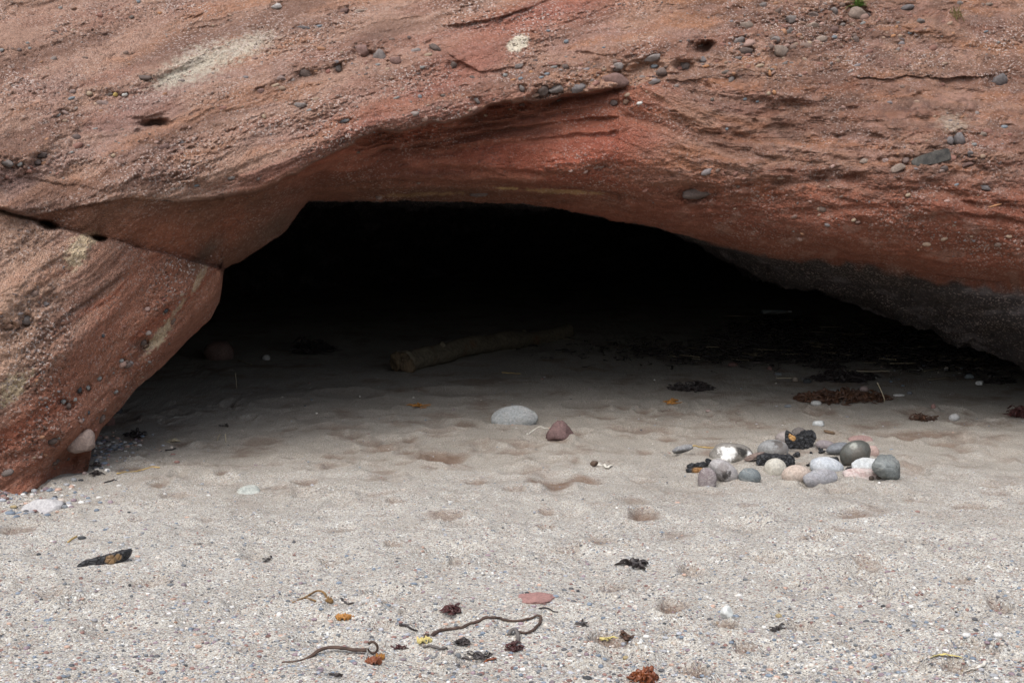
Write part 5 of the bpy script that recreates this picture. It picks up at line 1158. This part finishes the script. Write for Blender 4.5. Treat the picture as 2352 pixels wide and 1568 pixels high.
for i, (bx_, mt, lb, n_, h_, r0_, l_) in enumerate([
    ((1817,898,2043,930), BROWNW, 'broad brown seaweed heap across the cave mouth', 330, .055, .007, .10), ((1866,855,2014,880), BLACKW, 'black weed heap deeper in the cave mouth', 220, .05, .007, .10),
    ((1543,878,1633,901), BLACKW, 'black seaweed clump alone on the cave sand', 130, .04, .006, .08), ((2095,954,2147,969), BROWNW, 'small dark seaweed scrap near the pale oval stone', 70, .03, .005, .05),
    ((2325,937,2368,962), MAROONW, 'maroon seaweed bunch at the picture edge', 90, .05, .006, .06), ((2261,867,2320,883), BLACKW, 'dark seaweed beside the bright white stone', 80, .03, .006, .08),
    ((1870,834,1929,850), BLACKW, 'small black weed clump behind the heap', 60, .03, .006, .08), ((2042,835,2113,851), BLACKW, 'black weed clump below the strandline', 90, .04, .006, .09),
    ((1430,1283,1482,1309), BLACKW, 'shiny black tangle of weed on open shingle', 26, .022, .0055, .05), ((1024,1391,1057,1411), MAROONW, 'dark maroon tuft of weed near the red slab', 26, .02, .005, .035),
    ((1049,1471,1078,1484), BLACKW, 'black weed tuft below the hooked kelp', 22, .016, .0035, .03), ((1164,1476,1198,1499), MAROONW, 'maroon weed tuft under the grey coiled stalk', 34, .014, .0035, .03),
    ((901,1483,934,1493), MAROONW, 'small maroon scrap between two kelp stalks', 16, .01, .003, .02), ((1062,1500,1149,1518), BLACKW, 'trailing black weed with fine stems', 34, .014, .0026, .04),
    ((1451,1543,1510,1574), RUST, 'bright rust-red seaweed bush at the bottom of the picture', 60, .035, .005, .02), ((1419,1456,1467,1471), BROWNW, 'brown weed strip beside the yellow scrap', 22, .01, .003, .03),
    ((1772,1440,1793,1455), BLACKW, 'little black weed sprig in a sand hollow', 14, .016, .003, .025), ((1339,1427,1352,1440), BLACKW, 'stubby dark weed beside a blue pebble', 8, .016, .003, .02),
    ((287,990,331,1007), BLACKW, 'dark weed on the stones behind the pier', 40, .03, .005, .05), ((207,1083,234,1093), BLACKW, 'black weed scrap at the foot of the pier', 22, .014, .004, .04),
    ((209,1063,228,1074), BLACKW, 'dark weed lying in the shade of the boulder', 16, .014, .004, .03), ((381,1008,403,1020), PSTRAW, 'pale tangle of dry weed inside the cave mouth', 18, .014, .004, .04),
    ((704,792,730,816), BLACKW, 'dark bushy weed in the cave gloom', 110, .09, .007, .14), ((1520,916,1570,929), AMBER, 'orange seaweed scrap below the black clump', 30, .02, .006, .06),
    ((950,925,975,940), AMBER, 'wispy tan weed scrap on the sand before the log', 16, .02, .004, .05), ((507,974,524,982), BLACKW, 'black scrap of weed beyond the upright straws', 10, .014, .004, .03),
    ((1381,1461,1405,1471), YELLOW, 'yellow weed scrap in the sand hollow', 12, .01, .003, .02), ((612,1276,622,1292), BLACKW, 'black fleck of weed on the shingle', 8, .012, .004, .015), ((760,1548,784,1556), BLACKW, 'black weed fleck near the bottom edge', 8, .01, .003, .02)]):
    weed('seaweed', bx_, mt, lb, n_, h_, None, 'seaweed', r0_, i, L_=l_ * (1.5 if n_ < 20 or i in (4, 17, 22) else 1))
# strandline of rotted weed, straw and chips deep in the cave
def strand(name, boxes, mat, label, cat, rad, l_, h_, thin, seed):
    g2 = np.random.default_rng(seed); Vs, Fs = [], []; k = 0
    for (x0, y0, x1, y1, n_) in boxes:
        for i in range(n_):
            p = plane_hit(np.array([g2.normal() * .33 * (x1 - x0) + (x0 + x1) / 2]), np.array([g2.normal() * .28 * (y1 - y0) + (y0 + y1) / 2]))[0]
            dr = g2.uniform(0, 2 * math.pi); l2 = l_ * g2.uniform(.3, 1.4); z0 = sand_z(p[0], p[1])[0] + g2.uniform(0, h_)
            q = [np.array([p[0], p[1], z0])]
            for s_ in range(3):
                dr += g2.normal() * (.15 if thin else .6); nx = q[-1] + np.array([math.cos(dr), math.sin(dr), g2.normal() * (.03 if thin else .2)]) * l2 / 3; q.append(nx)
            V, Fc = tube(catmull(np.array(q), 2), rad * g2.uniform(.5, 1.5), 5, 1 if thin else .35, 0 if thin else g2.uniform(-2, 2))
            Vs.append(V); Fs.append(Fc + k); k += len(V)
    o = link(name, mesh_from(name, np.concatenate(Vs), np.concatenate(Fs)), mat); o['kind'] = 'stuff'; return tag(o, label, cat)
BX = [(1500,785,2160,838,1), (1690,738,1850,785,.35), (2100,795,2370,862,.5), (1900,745,2200,800,.35)]
strand('strandline_weed', [(a, b, c_, d_, int(1500 * e)) for a, b, c_, d_, e in BX], BLACKW, 'black rotted weed strewn in a line across the cave floor', 'seaweed', .007, .10, .03, False, 5)
strand('strandline_straw', [(a, b, c_, d_, int(70 * e)) for a, b, c_, d_, e in BX], fibre_mat('dull_straw', (.30, .25, .17), (.16, .13, .09), 40), 'dry straw and stems mixed into the strandline weed', 'straw', .0032, .20, .035, True, 6)

# --- grass tufts on the cliff
GRASS = fibre_mat('grass_blade', (.10, .22, .035), (.17, .27, .06), 30, .5)
DRYG = fibre_mat('dry_grass', (.20, .19, .07), (.30, .22, .11), 30, .6)
def tuft(px, py, n_, l_, mat, label, seed):
    pt, nr = cliff_at(px, py); g2 = np.random.default_rng(seed); Vs, Fs = [], []; k = 0
    for i in range(n_):
        q = [pt + g2.normal(size=3) * .02]; d = nr * .6 + np.array([g2.normal() * .7, -.2, 1.0 + g2.normal() * .3]); d /= np.linalg.norm(d)
        for s_ in range(4): q.append(q[-1] + d * l_ * g2.uniform(.7, 1.1) / 4); d = d + np.array([g2.normal() * .12, -.12, -.32]); d /= np.linalg.norm(d)
        P = catmull(np.array(q), 3); V, Fc = tube(P, .0035 * np.linspace(1, .15, len(P)), 5, .35); Vs.append(V); Fs.append(Fc + k); k += len(V)
    thing_mesh('grass_tuft', np.concatenate(Vs), np.concatenate(Fs), mat, label, 'grass')
tuft(1966, 10, 60, .09, GRASS, 'bright green grass tuft growing from the cliff at the very top', 1)
tuft(2196, 42, 34, .07, DRYG, 'half-dry grass tuft on the stony part of the cliff', 2)
